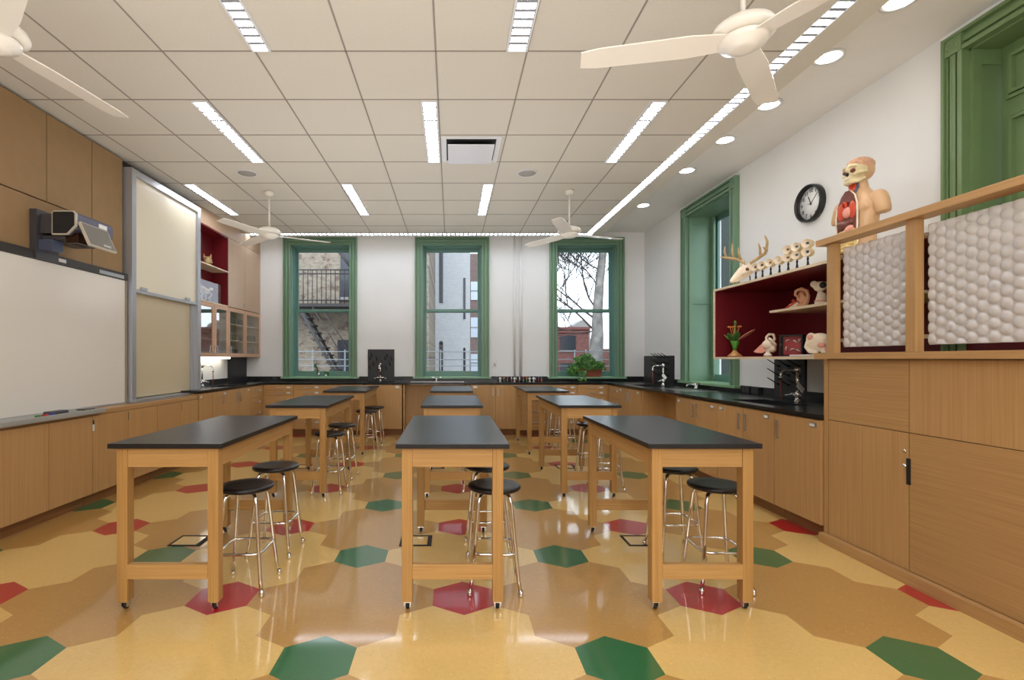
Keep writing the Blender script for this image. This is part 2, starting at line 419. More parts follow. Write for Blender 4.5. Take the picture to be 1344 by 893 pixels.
# ------------------------------------------------------------------ luminaires
LG = 'recessed louvered ceiling lights'
def comb(h_across, h_along, n, bw, z, alongy=True, rail=.012):
    m = MB(); bm = m.bm; ys = [-h_along]
    for k in range(1, n):
        c = -h_along + 2*h_along*k/n; ys += [c-bw/2, c+bw/2]
    ys.append(h_along); xs = [-h_across, -h_across+rail, h_across-rail, h_across]
    V = [[bm.verts.new((x, y, z) if alongy else (y, x, z)) for x in xs] for y in ys]
    for i in range(len(ys)-1):
        for j in range(3):
            if j == 1 and i % 2 == 0: continue
            bm.faces.new((V[i][j], V[i][j+1], V[i+1][j+1], V[i+1][j]))
    return m
def louver_light(x0, x1, y0, y1, label, diff='lamp', n=16):
    t = thing('ceiling_light', label, 'light', ((x0+x1)/2, (y0+y1)/2, ZC-.016), 0, LG)
    hx, hy = (x1-x0)/2, (y1-y0)/2
    f = MB(); w = .012
    f.box(-hx, -hx+w, -hy, hy, 0, .016).box(hx-w, hx, -hy, hy, 0, .016).box(-hx+w, hx-w, -hy, -hy+w, 0, .016).box(-hx+w, hx-w, hy-w, hy, 0, .016)
    f.build('frame', 'fix', t)
    MB().box(-hx+w, hx-w, -hy+w, hy-w, .011, .016).build('diffuser', diff, t)
    comb(hx-w, hy-w, n, .028, .002, rail=.006).build('louver', 'louv', t)
    return t
louver_light(.39, .54, 2.19, 3.51, 'narrow louvered ceiling light cut by the top edge near the middle')
louver_light(-1.41, -1.275, 2.19, 3.51, 'narrow louvered ceiling light cut by the top edge at left')
louver_light(-.26, -.115, 4.195, 5.495, 'louvered ceiling light touching the left side of the square glossy air diffuser')
louver_light(1.70, 1.84, 4.195, 5.495, 'louvered ceiling light right of the air diffuser, near the long strip light')
louver_light(-2.21, -2.065, 4.195, 5.495, 'long slanting louvered ceiling light above and right of the projector wall panels')
louver_light(-1.38, -1.235, 6.19, 7.51, 'small distant louvered ceiling light between the left rear fan and the middle')
louver_light(.395, .537, 6.19, 7.51, 'small distant louvered ceiling light just beyond the air diffuser')
louver_light(-3.35, -3.207, 6.19, 7.51, 'distant louvered ceiling light at far left beside the sliding boards')
for (a, c, lb) in ((-.26, -.115, 'left'), (1.70, 1.84, 'right')):
    louver_light(a, c, .2, 1.5, 'louvered ceiling light overhead of the camera, %s of center' % lb)
for i, (x, lb) in enumerate(((-2.2, 'left'), (-.2, 'middle'), (1.5, 'right'))):
    louver_light(x, x+.145, -1.6, -.3, 'louvered ceiling light at the back of the room behind the camera, %s one' % lb)
def strip(name, label, x0, x1, y0, y1, alongy, n):
    t = thing(name, label, 'light', ((x0+x1)/2, (y0+y1)/2, ZC), 0)
    hx, hy = (x1-x0)/2, (y1-y0)/2; f = MB(); w = .008
    if alongy: f.box(-hx, -hx+w, -hy, hy, 0, .03).box(hx-w, hx, -hy, hy, 0, .03)
    else: f.box(-hx, hx, -hy, -hy+w, 0, .03).box(-hx, hx, hy-w, hy, 0, .03)
    f.build('frame', 'fix', t)
    if alongy: MB().box(-hx+w, hx-w, -hy, hy, .026, .032).build('diffuser', 'lampc', t)
    else: MB().box(-hx, hx, -hy+w, hy-w, .026, .032).build('diffuser', 'lampc', t)
    comb((hx if alongy else hy)-w, hy if alongy else hx, n, .028, .004, alongy, .004).build('louver', 'louv', t)
strip('strip_light', 'long continuous louvered strip light running diagonally along the right ceiling edge', S0, S1, YF+.05, YS0, True, 130)
strip('strip_light', 'continuous louvered strip light running across the ceiling above the three windows', -3.55, S1, YS0+.002, YS1, False, 80)
dl = None
for i, y in enumerate((-1.2, .2, 1.5, 2.7, 3.27, 3.88, 4.61, 5.35, 6.22, 7.63)):
    ordn = ['behind the camera, farthest back', 'behind the camera', 'above the camera', 'above the camera toward the front', 'cut by the top edge of the photo', 'right of the big fan', 'just below the big fan blade tip', 'fourth counting from the far end of the row', 'third counting from the far end, next after the farther two', 'last and smallest near the far corner']
    ordn[7] = 'third counting from the far corner'; ordn[8] = 'second counting from the far corner'
    lb = 'round recessed downlight in the white ceiling edge, ' + ordn[i]
    if dl is None:
        t = thing('downlight', lb, 'light', (2.96, y, ZU-.012), 0, 'round downlights along the right ceiling edge')
        MB().lathe([(.085, .012), (.085, 0), (.108, 0), (.108, .012)], seg=28).build('trim_ring', 'fix', t)
        MB().lathe([(0, .004), (.084, .004), (.084, .011), (0, .011)], seg=28).build('lens', 'down', t)
        dl = t
    else: dup(dl, (2.96, y, ZU-.012), 0, lb)
# ceiling diffuser and speakers
t = thing('air_diffuser', 'square ceiling air diffuser with a glossy white lowered plate', 'vent', (.203, 5.175, ZC-.05))
MB().box(-.30, .30, -.31, -.27, .036, .048).box(-.30, .30, .27, .31, .036, .048).box(-.30, -.25, -.27, .27, .036, .048).box(.25, .30, -.27, .27, .036, .048).build('frame', 'fix', t)
MB().box(-.25, .25, -.27, .27, .042, .049).build('throat', 'rubber', t)
MB().box(-.235, .235, -.21, .27, .0, .012, bev=.003).build('plate', plain('gloss_white_plate', (225, 226, 232), .12), t)
for (x, y, lb) in ((.898, 5.84, 'round grey ceiling speaker right of the air diffuser'), (-2.405, 5.84, 'round grey ceiling speaker left, above the rear left fan')):
    t = thing('ceiling_speaker', lb, 'speaker', (x, y, ZC-.012), 0, 'ceiling speakers')
    MB().lathe([(.10, .012), (.105, .004), (.118, .004), (.118, .012)], seg=28).build('ring', 'fix', t)
    MB().lathe([(0, .0), (.06, .001), (.104, .006), (.104, .012)], seg=28).build('grille', plain('speaker_grille', (170, 166, 160), .7, bump=.5, bscale=500), t)

# ------------------------------------------------------------------ fans
def fan(x, y, angs, label, zr=3.02):
    t = thing('ceiling_fan', label, 'fan', (x, y, zr), 0, 'white three-blade ceiling fans')
    MB().lathe([(.0, ZC-zr), (.06, ZC-zr), (.062, ZC-zr-.02), (.045, ZC-zr-.05), (.018, ZC-zr-.06), (0, ZC-zr-.06)]).build('canopy', 'fan', t)
    MB().cyl((0, 0, .06), (0, 0, ZC-zr-.05), .0125, seg=12).build('rod', 'fan', t)
    MB().lathe([(0, .075), (.05, .073), (.105, .06), (.14, .035), (.152, .008), (.146, -.008), (.12, -.018), (0, -.02)], seg=40).build('motor_housing', 'fan', t)
    MB().lathe([(0, -.022), (.112, -.022), (.118, -.035), (.105, -.055), (.075, -.066), (.074, -.070), (.04, -.078), (0, -.08)], seg=36).build('lower_cap', 'fan', t)
    for a in angs:
        m = MB(); A = math.radians(a)
        n = 9; top = []; bot = []
        bm = m.bm
        for i in range(n):
            r = .08 + (.80-.08)*i/(n-1); w = .058 + .020*min(1, i/2) - .010*(i/(n-1)) if i < n-1 else .055
            pit = math.radians(10)
            row = []
            for s_ in (-1, 1):
                for dz in (0, -.007):
                    row.append(bm.verts.new((r, s_*w*math.cos(pit), s_*w*math.sin(pit)*.9 - .028 + dz)))
            top.append(row)
        for i in range(n-1):
            a_, b_ = top[i], top[i+1]
            for q in ((0, 2), (3, 1), (2, 3), (1, 0)):
                bm.faces.new((a_[q[0]], a_[q[1]], b_[q[1]], b_[q[0]]))
        bm.faces.new((top[0][0], top[0][2], top[0][3], top[0][1])); bm.faces.new((top[-1][0], top[-1][1], top[-1][3], top[-1][2]))
        m.build('blade', 'fan', t, xf=Matrix.Rotation(A, 4, 'Z'))
fan(1.486, 2.52, (168, 50, -62), 'big white ceiling fan at upper right, nearest whole one')
fan(-2.33, 2.52, (81, -42, 201), 'white ceiling fan mostly cut off by the left edge at top')
fan(-2.386, 6.50, (136, 30, -112), 'small distant white ceiling fan over the left rear tables')
fan(1.54, 6.45, (124, 19, -114), 'small distant white ceiling fan over the right rear tables')

# ------------------------------------------------------------------ windows
def casing_profile(m, x0, x1, z0, z1, y, d=1, w=.14, ax='y', top=True):
    """moulded architrave around an opening x0..x1; y = wall face, projecting by -d"""
    def bx(a0, a1, c0, c1, p):
        if ax == 'y': m.box(a0, a1, y-p, y+.002, c0, c1)
        else: m.box(y-p, y+.002, a0, a1, c0, c1)
    lay = ((w, w-.022, .062), (w-.022, w-.05, .026), (w-.05, w-.085, .044), (w-.085, .03, .020), (.03, 0, .052))
    for a, c, p in lay:
        bx(x0-a, x0-c, z0, z1+a, p); bx(x1+c, x1+a, z0, z1+a, p)
        bx(x0-c, x1+c, z1+c, z1+a, p)
def window_back(i, a, c):
    t = thing('window_%d' % i, None, None, ((a+c)/2, YB, ZS), 0, kind='structure')
    m = MB(); casing_profile(m, a, c, ZS, ZT, YB); m.build('casing', 'green', t, world=True)
    MB().box(a-.175, c+.175, YB-.085, YB+.25, ZS-.032, ZS, bev=.005).build('sill', plain('sill_green%d' % i, (128, 168, 134), .4), t, world=True)
    # jamb lining
    j = MB(); j.box(a-.001, a+.012, YB, YB+.33, ZS, ZT).box(c-.012, c+.001, YB, YB+.33, ZS, ZT).box(a, c, YB, YB+.33, ZT-.012, ZT+.001)
    for q in (.10, .19): j.box(a+.012, a+.032, YB+q, YB+q+.02, ZS, ZT-.012).box(c-.032, c-.012, YB+q, YB+q+.02, ZS, ZT-.012).box(a+.012, c-.012, YB+q, YB+q+.02, ZT-.032, ZT-.012)
    j.build('jamb', 'green3', t, world=True)
    zm = 2.29
    def sash(name, y0, z0, z1, rb, rt):
        s = MB(); st = .05; x0, x1 = a+.014, c-.014
        s.box(x0, x0+st, y0, y0+.035, z0, z1).box(x1-st, x1, y0, y0+.035, z0, z1).box(x0+st, x1-st, y0, y0+.035, z0, z0+rb).box(x0+st, x1-st, y0, y0+.035, z1-rt, z1)
        o = s.build(name, 'green3', t, world=True)
        MB().box(x0+st-.004, x1-st+.004, y0+.014, y0+.019, z0+rb-.004, z1-rt+.004).build('pane', 'glass', o, world=True)
        return o
    sash('upper_sash', YB+.235, zm-.035, ZT-.014, .05, .07)
    lo = sash('lower_sash', YB+.195, ZS+.002, zm+.03, .10, .05)
    l = MB()
    for fx in (.25, .75): l.box(a+(c-a)*fx-.015, a+(c-a)*fx+.015, YB+.18, YB+.195, ZS+.04, ZS+.055, bev=.002)
    l.build('sash_lift', plain('brass', (176, 130, 60), .3, metal=1), lo, world=True)
    if i != 1: MB().box((a+c)/2-.03, (a+c)/2+.03, YB+.20, YB+.225, zm+.031, zm+.045, bev=.003).build('sash_lock', 'steel', lo, world=True)
for i, (a, c) in enumerate(WIN): window_back(i+1, a, c)
def window_right(i, a, c, shut):
    t = thing('window_%d' % i, None, None, (XR, (a+c)/2, ZS), 0, kind='structure')
    gm = 'green2' if shut else 'green'
    m = MB(); zt = ZT+.04; casing_profile(m, a, c, ZS, zt, XR, ax='x')
    for yy in (a-.07, c+.07):
        m.lathe([(0, .062), (.012, .062), (.02, .056), (.028, .062), (.04, .062), (.045, .05), (.045, .0)], (XR, yy, zt+.07), '-x', 20)
        m.box(XR-.056, XR, yy-.068, yy+.068, zt+.002, zt+.138)
        for k in range(4): m.box(XR-.046, XR-.02, yy-.045+k*.026, yy-.033+k*.026, ZS, zt)
    m.build('casing', gm, t, world=True)
    MB().box(XR-.09, XR+.42, a-.175, c+.175, ZS-.032, ZS, bev=.005).build('sill', plain('sill_greenr%d' % i, (128, 166, 124), .4), t, world=True)
    j = MB(); D = .46
    for (p0, p1, sgn) in ((a, a+.014, 1), (c-.014, c, -1)):
        j.box(XR, XR+D, p0, p1, ZS, zt)
        q0, q1 = (p1, p1+.012) if sgn > 0 else (p0-.012, p0)
        q2, q3 = (p1, p1+.010) if sgn > 0 else (p0-.010, p0)
        for z0, z1 in ((ZS+.001, 1.15), (2.2, 2.34), (zt-.12, zt-.015)): j.box(XR+.061, XR+D-.081, q2, q3, z0, z1)
        for x0, x1 in ((.001, .06), (D-.08, D-.001)): j.box(XR+x0, XR+x1, q0, q1, ZS+.001, zt-.015)
    j.box(XR, XR+D, a, c, zt-.014, zt)
    j.build('reveal', gm, t, world=True)
    if shut:
        p = MB(); X = XR+.20
        p.box(X, X+.03, a+.026, c-.026, ZS, zt-.014)
        for (y0, y1) in ((a+.06, (a+c)/2-.02), ((a+c)/2+.02, c-.06)):
            for (z0, z1) in ((ZS+.1, 2.1), (2.2, 3.05), (3.15, zt-.06)):
                for w, d in ((0, .018), (.03, .030)):
                    p.box(X-d, X+.001, y0+w, y0+w+.022, z0+w, z1-w).box(X-d, X, y1-w-.022, y1-w, z0+w, z1-w).box(X-d+.001, X, y0+w+.022, y1-w-.022, z0+w, z0+w+.022).box(X-d+.001, X, y0+w+.022, y1-w-.022, z1-w-.022, z1-w)
        p.build('shutter_panel', gm, t, world=True)
    else:
        X = XR+.36
        def sash(name, x, z0, z1, rb, rt):
            s = MB(); st = .055; y0, y1 = a+.027, c-.027
            s.box(x, x+.035, y0, y0+st, z0, z1).box(x, x+.035, y1-st, y1, z0, z1).box(x, x+.035, y0+st, y1-st, z0, z0+rb).box(x, x+.035, y0+st, y1-st, z1-rt, z1)
            o = s.build(name, 'green3', t, world=True)
            MB().box(x+.014, x+.019, y0+st-.004, y1-st+.004, z0+rb-.004, z1-rt+.004).build('pane', 'glass', o, world=True)
        sash('upper_sash', X+.04, 2.255, zt-.016, .05, .07); sash('lower_sash', X, ZS+.002, 2.32, .10, .05)
        p = MB()
        p.box(X-.03, X, c-.10, c-.027, ZS, zt-.016).box(X-.03, X, a+.027, a+.1, ZS, zt-.016)
        p.build('sash_stop', 'green', t, world=True)
window_right(4, 6.37, 7.57, False)
window_right(5, 2.27, 3.47, True)
# pipes on back wall
b = MB()
b.cyl((1.19, YB-.018, 1.04), (1.19, YB-.018, ZU), .018, seg=14).cyl((1.305, YB-.026, 1.04), (1.305, YB-.026, ZU), .026, seg=16)
struct(b.build('trim_1', 'white'))
def plate(name, label, cat, x, y, z, w, h, ax, mat, holes=True):
    t = thing(name, label, cat, (x, y, z))
    if ax == 'y':
        MB().box(-w/2, w/2, -.008, 0, 0, h, bev=.002).build('cover', mat, t)
        MB().box(-.012, .012, -.013, -.008, h*.3, h*.7).build('toggle', 'plastic_grey' if mat == 'label' else 'dark', t)
    else:
        MB().box(-.008, 0, -w/2, w/2, 0, h, bev=.002).build('cover', mat, t)
        MB().box(-.012, -.008, -w*.3, w*.3, h*.25, h*.75).build('socket', 'dark', t)
plate('light_switch', 'white wall switch plate right of the middle window', 'switch', .82, YB, 1.19, .08, .12, 'y', 'label')

# ------------------------------------------------------------------ cabinets
def run_frame(side):
    """returns function mapping (along, out, z) to a box in world coords"""
    return side
TOE, FACE = .115, None
def fbox(m, side, face, u0, u1, d0, d1, z0, z1, bev=0):
    """box on a cabinet front: u along the run, d = distance in front of the face (neg = into)"""
    if side == 'L': m.box(face+d0, face+d1, u0, u1, z0, z1, bev=bev)
    elif side == 'R': m.box(face-d1, face-d0, u0, u1, z0, z1, bev=bev)
    else: m.box(u0, u1, face-d1, face-d0, z0, z1, bev=bev)
    return m
FC = {'L': -3.34, 'R': 2.795, 'B': 8.83}
BK = {'L': XL, 'R': XR, 'B': YB}
def pull(side, face, u, z0, z1=None, horiz=False, parent=None, ln=.12):
    m = MB()
    if horiz:
        fbox(m, side, face, u-ln/2, u+ln/2, .028, .038, z0-.006, z0+.006, bev=.002)
        for s_ in (-1, 1): fbox(m, side, face, u+s_*(ln/2-.012)-.006, u+s_*(ln/2-.012)+.006, .018, .03, z0-.006, z0+.006)
    else:
        fbox(m, side, face, u-.006, u+.006, .028, .038, z0, z1, bev=.002)
        for z in (z0+.014, z1-.014): fbox(m, side, face, u-.006, u+.006, .018, .03, z-.007, z+.007)
    return m.build('handle', 'steel', parent, world=True)
def card(side, face, u, z, parent, w=.075, h=.036):
    m = MB(); fbox(m, side, face, u-w/2, u+w/2, .018, .022, z-h/2, z+h/2, bev=.001)
    o = m.build('label_holder', 'steel', parent, world=True)
    m = MB(); fbox(m, side, face, u-w/2+.018, u+w/2-.006, .0215, .0235, z-h/2+.007, z+h/2-.007)
    m.build('card', 'label', o, world=True)
def cabinet(side, u0, u1, kind, label, doors=2, top=.905, mat='oak_z', grp=None, handles=(), cards=(), face=None, splits=None):
    face = FC[side] if face is None else face
    if side == 'L': loc = (face, (u0+u1)/2, 0)
    elif side == 'R': loc = (face, (u0+u1)/2, 0)
    else: loc = ((u0+u1)/2, face, 0)
    t = thing('base_cabinet', label, 'cabinet', loc, 0, grp)
    back = {'L': face-(XL+.01) if face < -3.3 and u0 > 6 else face-(FUR+.01), 'R': (XR-.01)-face, 'B': (YB-.01)-face}[side]
    m = MB(); g = .001
    fbox(m, side, face, u0+g, u1-g, -back, 0, TOE, top).build('carcass', mat, t, world=True)
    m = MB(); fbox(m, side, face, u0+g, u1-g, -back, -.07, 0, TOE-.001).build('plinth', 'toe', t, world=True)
    gap = .003
    if kind == 'doors':
        ed = splits or [u0+(u1-u0)*k/doors for k in range(doors+1)]
        for k in range(len(ed)-1):
            m = MB(); fbox(m, side, face, ed[k]+gap, ed[k+1]-gap, .001, .018, TOE+.002, top-.004, bev=.0012)
            d = m.build('door', mat, t, world=True)
            for (dk, u, zz0, zz1) in handles:
                if dk == k: pull(side, face, u, zz0, zz1, parent=d)
            for (dk, u, z) in cards:
                if dk == k: card(side, face, u, z, d)
    else:
        for (z0, z1) in kind:
            m = MB(); fbox(m, side, face, u0+gap, u1-gap, .001, .018, z0+.002, z1-.002, bev=.0012)
            d = m.build('drawer', mat.replace('_z', '_x') if side == 'B' else mat.replace('_z', '_y'), t, world=True)
            zc = (z0+z1)/2 if z1-z0 < .15 else z1-.08
            pull(side, face, (u0+u1)/2, zc, horiz=True, parent=d)
            if z1-z0 < .15 or True: card(side, face, u1-.09 if side != 'R' else u0+.09, zc, d)
    return t
DR = [(TOE, .320), (.320, .510), (.510, .714), (.714, .813), (.813, .905)]
bx_ = lambda px: (px-592)*.013585
ph = (.70, .84)
gB = 'oak base cabinets under the window counter'
cabinet('B', bx_(348.5), bx_(385.5), DR, 'oak drawer cabinet in the left corner below the first window', grp=gB)
cabinet('B', bx_(385.5), bx_(422.5), DR, 'oak drawer cabinet second from the left corner below the first window', grp=gB)
cabinet('B', bx_(422.5), bx_(459.5), DR, 'oak drawer cabinet third from the left corner, behind the rear left table', grp=gB)
cabinet('B', bx_(459.5), bx_(494), 'doors', 'oak door cabinet left of the rear faucet, mostly behind the left stools', doors=1, grp=gB)
cabinet('B', bx_(494), bx_(527.7), 'doors', 'oak door cabinet under the rear sink, just left of the open knee space', doors=1, cards=((0, bx_(521.5), .865),), grp=gB)
cabinet('B', bx_(617), bx_(650.4), 'doors', 'oak door cabinet right of the knee space with handle at its right side', doors=1, handles=((0, bx_(647), .71, .85),), cards=((0, bx_(623.5), .865),), grp=gB)
cabinet('B', bx_(650.4), bx_(684), 'doors', 'oak door cabinet with handle at its left side below the two wall pipes', doors=1, handles=((0, bx_(653.8), .71, .85),), grp=gB)
cabinet('B', bx_(684), bx_(721), DR, 'oak drawer cabinet behind the right rear table, third from the right corner', grp=gB)
cabinet('B', bx_(721), bx_(757.5), DR, 'oak drawer cabinet second from the right corner below the ivy window', grp=gB)
cabinet('B', bx_(757.5), bx_(795), DR, 'oak drawer cabinet in the right corner below the ivy window', grp=gB)
# knee space panels
t = thing('knee_panel', 'recessed oak panel closing the knee space under the rear counter', 'panel', (bx_(573), 9.1, 0))
MB().box(bx_(529), bx_(616), 9.08, 9.11, 0, .905).build('panel', 'oak_z', t, world=True)
MB().box(bx_(529), bx_(531), 8.84, 9.08, .0, .905).build('side_panel', 'oak_z', t, world=True)
MB().box(bx_(614), bx_(616), 8.84, 9.08, 0, .905).build('side_panel', 'oak_z', t, world=True)
gR = 'oak base cabinets under the right counter'
cabinet('R', 8.18, 8.70, [(TOE, .45), (.45, .69), (.69, .905)], 'oak drawer cabinet nearest the far right corner of the right counter', grp=gR)
cabinet('R', 7.27, 8.178, 'doors', 'oak two-door cabinet of the right counter, beyond its knee space', splits=[7.27, 7.77, 8.178], handles=((0, 7.72, .70, .85), (1, 7.82, .70, .85)), cards=((0, 7.36, .86), (1, 8.1, .86)), grp=gR)
cabinet('R', 5.168, 6.112, 'doors', 'oak two-door cabinet just this side of the knee space in the right counter', splits=[5.168, 5.64, 6.112], handles=((0, 5.59, .70, .86), (1, 5.69, .70, .86)), cards=((0, 5.26, .86), (1, 6.03, .86)), grp=gR)
cabinet('R', 4.258, 5.166, 'doors', 'oak two-door cabinet of the right counter, behind the front right table', splits=[4.258, 4.715, 5.166], handles=((0, 4.665, .69, .85), (1, 4.765, .69, .85)), cards=((0, 4.36, .86), (1, 5.09, .86)), grp=gR)
cabinet('R', 3.72, 4.256, 'doors', 'oak single-door cabinet of the right counter next to the tall cabinet', doors=1, handles=((0, 4.205, .69, .85),), cards=((0, 3.80, .86),), grp=gR)
t = thing('knee_panel', 'recessed oak panels of the knee space in the right counter', 'panel', (3.2, 6.69, 0))
MB().box(3.12, 3.15, 6.12, 7.26, 0, .905).build('panel', 'oak_z', t, world=True)
MB().box(2.80, 3.12, 7.235, 7.262, 0, .905).build('side_panel', 'oak_z', t, world=True)
MB().box(2.80, 3.12, 6.118, 6.14, 0, .905).build('side_panel', 'oak_z', t, world=True)
b = MB(); b.box(2.80, 2.86, 8.705, 8.83, 0, .905).box(bx_(795)+.004, 2.86, 8.83, 8.9, 0, .905); tag(b.build('corner_filler', 'oak_z'), 'narrow oak filler strip in the right inner counter corner', 'filler')
b = MB(); b.box(-3.42, -3.345, 8.705, 8.83, 0, .905).box(-3.42, bx_(348.5)-.004, 8.83, 8.9, 0, .905); tag(b.build('corner_filler', 'oak_z'), 'narrow oak filler strip in the left inner counter corner', 'filler')
gL = 'oak base cabinets along the whiteboard wall'
def lcab(u0, u1, label, sp, slot=None):
    c = cabinet('L', u0, u1, 'doors', label, splits=sp, top=.838, grp=gL)
    return c
lc = [lcab(2.58, 3.588, 'oak base cabinet under the whiteboard outside the left edge of the photo', [2.58, 3.084, 3.588]),
      lcab(3.588, 4.592, 'oak two-door base cabinet at the left edge under the whiteboard tray', [3.588, 4.09, 4.592]),
      lcab(4.594, 5.602, 'oak two-door base cabinet below the right end of the whiteboard', [4.594, 5.10, 5.602]),
      lcab(5.604, 6.51, 'oak two-door base cabinet below the sliding boards', [5.604, 6.10, 6.51])]
for u, cb in ((5.10, lc[2]), (6.10, lc[3])):
    b = MB(); fbox(b, 'L', FC['L'], u-.004, u+.004, .012, .02, .74, .82); b.build('door_catch', 'dark', cb, world=True)
k = thing('key_tag', 'white key tag hanging at a door seam under the whiteboard tray', 'tag', (FC['L']+.0245, 4.594, .70))
MB().cyl((0, 0, .06), (0, 0, .10), .006, seg=8).build('lock', 'dark', k); MB().box(-.003, .003, -.01, .01, 0, .06, bev=.001).build('tag', 'label', k)
cabinet('L', 6.53, 7.33, 'doors', 'oak door cabinet under the left sink beside the sliding boards', splits=[6.53, 6.9, 7.33], top=.905, handles=((1, 7.20, .72, .86),), cards=((0, 6.57, .86), (1, 7.27, .86)), grp=gL)
cabinet('L', 7.332, 8.2, 'doors', 'oak two-door cabinet of the left counter with paired handles', splits=[7.332, 7.76, 8.2], top=.905, handles=((0, 7.71, .70, .86), (1, 7.81, .70, .86)), cards=((1, 8.12, .86),), grp=gL)
cabinet('L', 8.202, 8.70, [(TOE, .34), (.34, .52), (.52, .71), (.71, .905)], 'oak drawer cabinet at the far end of the left counter', grp=gL)
# ledge under the boards
tag(MB().box(FUR+.002, -3.335, 2.58, 6.51, .842, .884, bev=.002).build('wood_ledge', 'oak_y'), 'long oak ledge capping the cabinets below the whiteboard', 'ledge')
tag(MB().box(FUR+.002, -3.335, -1.9, 2.575, 0, .884, bev=.002).build('base_cabinet', 'oak_y'), 'plain oak base cabinet run beside the camera, outside the photo', 'cabinet')

# ------------------------------------------------------------------ counters, sinks
CT0, CT1 = .917, .947
def counter(label, polys):
    b = MB()
    for (x0, x1, y0, y1) in polys: b.box(x0, x1, y0, y1, CT0, CT1)
    bmesh.ops.remove_doubles(b.bm, verts=b.bm.verts, dist=1e-5)
    return tag(b.build('countertop', 'black'), label, 'countertop')
def holes_strip(x0, x1, y0, y1, holes, ax):
    out = []
    if ax == 'y':
        cur = y0
        for (hx0, hx1, hy0, hy1) in holes:
            out += [(x0, x1, cur, hy0), (x0, hx0, hy0, hy1), (hx1, x1, hy0, hy1)]; cur = hy1
        out.append((x0, x1, cur, y1))
    else:
        cur = x0
        for (hx0, hx1, hy0, hy1) in holes:
            out += [(cur, hx0, y0, y1), (hx0, hx1, y0, hy0), (hx0, hx1, hy1, y1)]; cur = hx1
        out.append((cur, x1, y0, y1))
    return out
LS = (-3.66, -3.40, 7.35, 7.95); RS1 = (2.90, 3.26, 4.45, 5.15); RS2 = (2.92, 3.24, 7.45, 8.1)
RS3 = (3.0, 3.40, 6.3, 7.1); BS1 = (-1.58, -1.02, 8.90, 9.12); BS2 = (-.72, .22, 8.90, 9.16)
counter('black epoxy countertop with sink along the left wall past the boards', holes_strip(XL, -3.31, 6.52, YB, [LS], 'y'))
counter('black epoxy countertop running under the three back windows', holes_strip(-3.309, 2.764, 8.80, YB, [BS1, BS2], 'x'))
counter('black epoxy countertop running along the right wall to the tall cabinet', holes_strip(2.765, XR, 3.716, YB, [RS1, RS3, RS2], 'y'))
for lab, (x0, x1, y0, y1), mt in (('black sink basin set in the left counter', LS, 'black'), ('black sink basin set in the right counter near the tall cabinet', RS1, 'black'),
                              ('black sink basin set in the far end of the right counter', RS2, 'black'), ('stainless sink basin in the right counter below the green window', RS3, 'steel'),
                              ('black sink basin below the rear pegboard between two windows', BS1, 'black'), ('stainless sink basin below the middle window', BS2, 'steel')):
    s = MB(); z0 = CT0-.0; w = .012
    s.box(x0-w, x0+.001, y0-w, y1+w, .908, CT0-.001).box(x1-.001, x1+w, y0-w, y1+w, .908, CT0-.001).box(x0, x1, y0-w, y0+.001, .908, CT0-.001).box(x0, x1, y1-.001, y1+w, .908, CT0-.001).box(x0-w, x1+w, y0-w, y1+w, .906, .908)
    if mt == 'steel':
        r = .012
        s.box(x0-r, x0+.003, y0-r, y1+r, CT1, CT1+.003).box(x1-.003, x1+r, y0-r, y1+r, CT1, CT1+.003).box(x0, x1, y0-r, y0+.003, CT1, CT1+.003).box(x0, x1, y1-.003, y1+r, CT1, CT1+.003)
        s.box(x0, x1, y0+.0, y1, CT1-.012, CT1-.008)
    tag(s.build('sink_basin', mt), lab, 'sink')
def bsplash(label, x0, x1, y0, y1): tag(MB().box(x0, x1, y0, y1, CT1, 1.037, bev=.001).build('backsplash', 'black'), label, 'backsplash')
for (x0, x1, lb) in ((-3.83, -3.18, 'left end, corner to first window'), (-1.72, -.715, 'between the first and second window'), (.755, 1.805, 'between the second and third window'), (3.28, 3.61, 'short piece at the right corner')):
    bsplash('black backsplash strip on the back wall, ' + lb, x0, x1, YB-.02, YB)
for (x0, x1, lb) in ((-3.178, -1.722, 'first'), (-.713, .753, 'middle'), (1.807, 3.278, 'ivy')):
    tag(MB().box(x0, x1, YB-.02, YB, CT1, .997).build('backsplash', 'black'), 'low black backsplash strip below the %s window sill' % lb, 'backsplash')
bsplash('black backsplash strip on the left wall under the glass cabinets', XL, XL+.02, 7.0, YB-.021)
bsplash('black backsplash strip on the right wall, far part near the corner', XR-.02, XR, 7.76, YB-.021)
tag(MB().box(XR-.02, XR, 6.18, 7.755, CT1, .997).build('backsplash', 'black'), 'low black backsplash strip below the green right window sill', 'backsplash')
bsplash('black backsplash strip on the right wall, near part beside the tall cabinet', XR-.02, XR, 3.72, 6.175)
for i, y in enumerate((6.02, 5.84)):
    t = thing('power_outlet', 'black double power outlet on the right backsplash, %s of the two' % ('left' if i == 0 else 'right'), 'outlet', (XR-.0205, y, .955), 0, 'black outlets on the right backsplash')
    MB().box(-.03, 0, -.07, .07, 0, .075, bev=.003).build('box', 'pegb', t)
    for s_ in (-1, 1): MB().box(-.033, -.03, s_*.033-.02, s_*.033+.02, .018, .058, bev=.001).build('socket', 'dark', t)
for (x, lb) in ((-3.3, 'left of the first window'), (-.95, 'left of the middle window'), (.95, 'right of the middle window')):
    tag(MB().box(x-.04, x+.04, YB-.03, YB-.0205, .965, 1.02, bev=.002).build('power_outlet', 'pegb'), 'small black outlet on the rear backsplash ' + lb, 'outlet')
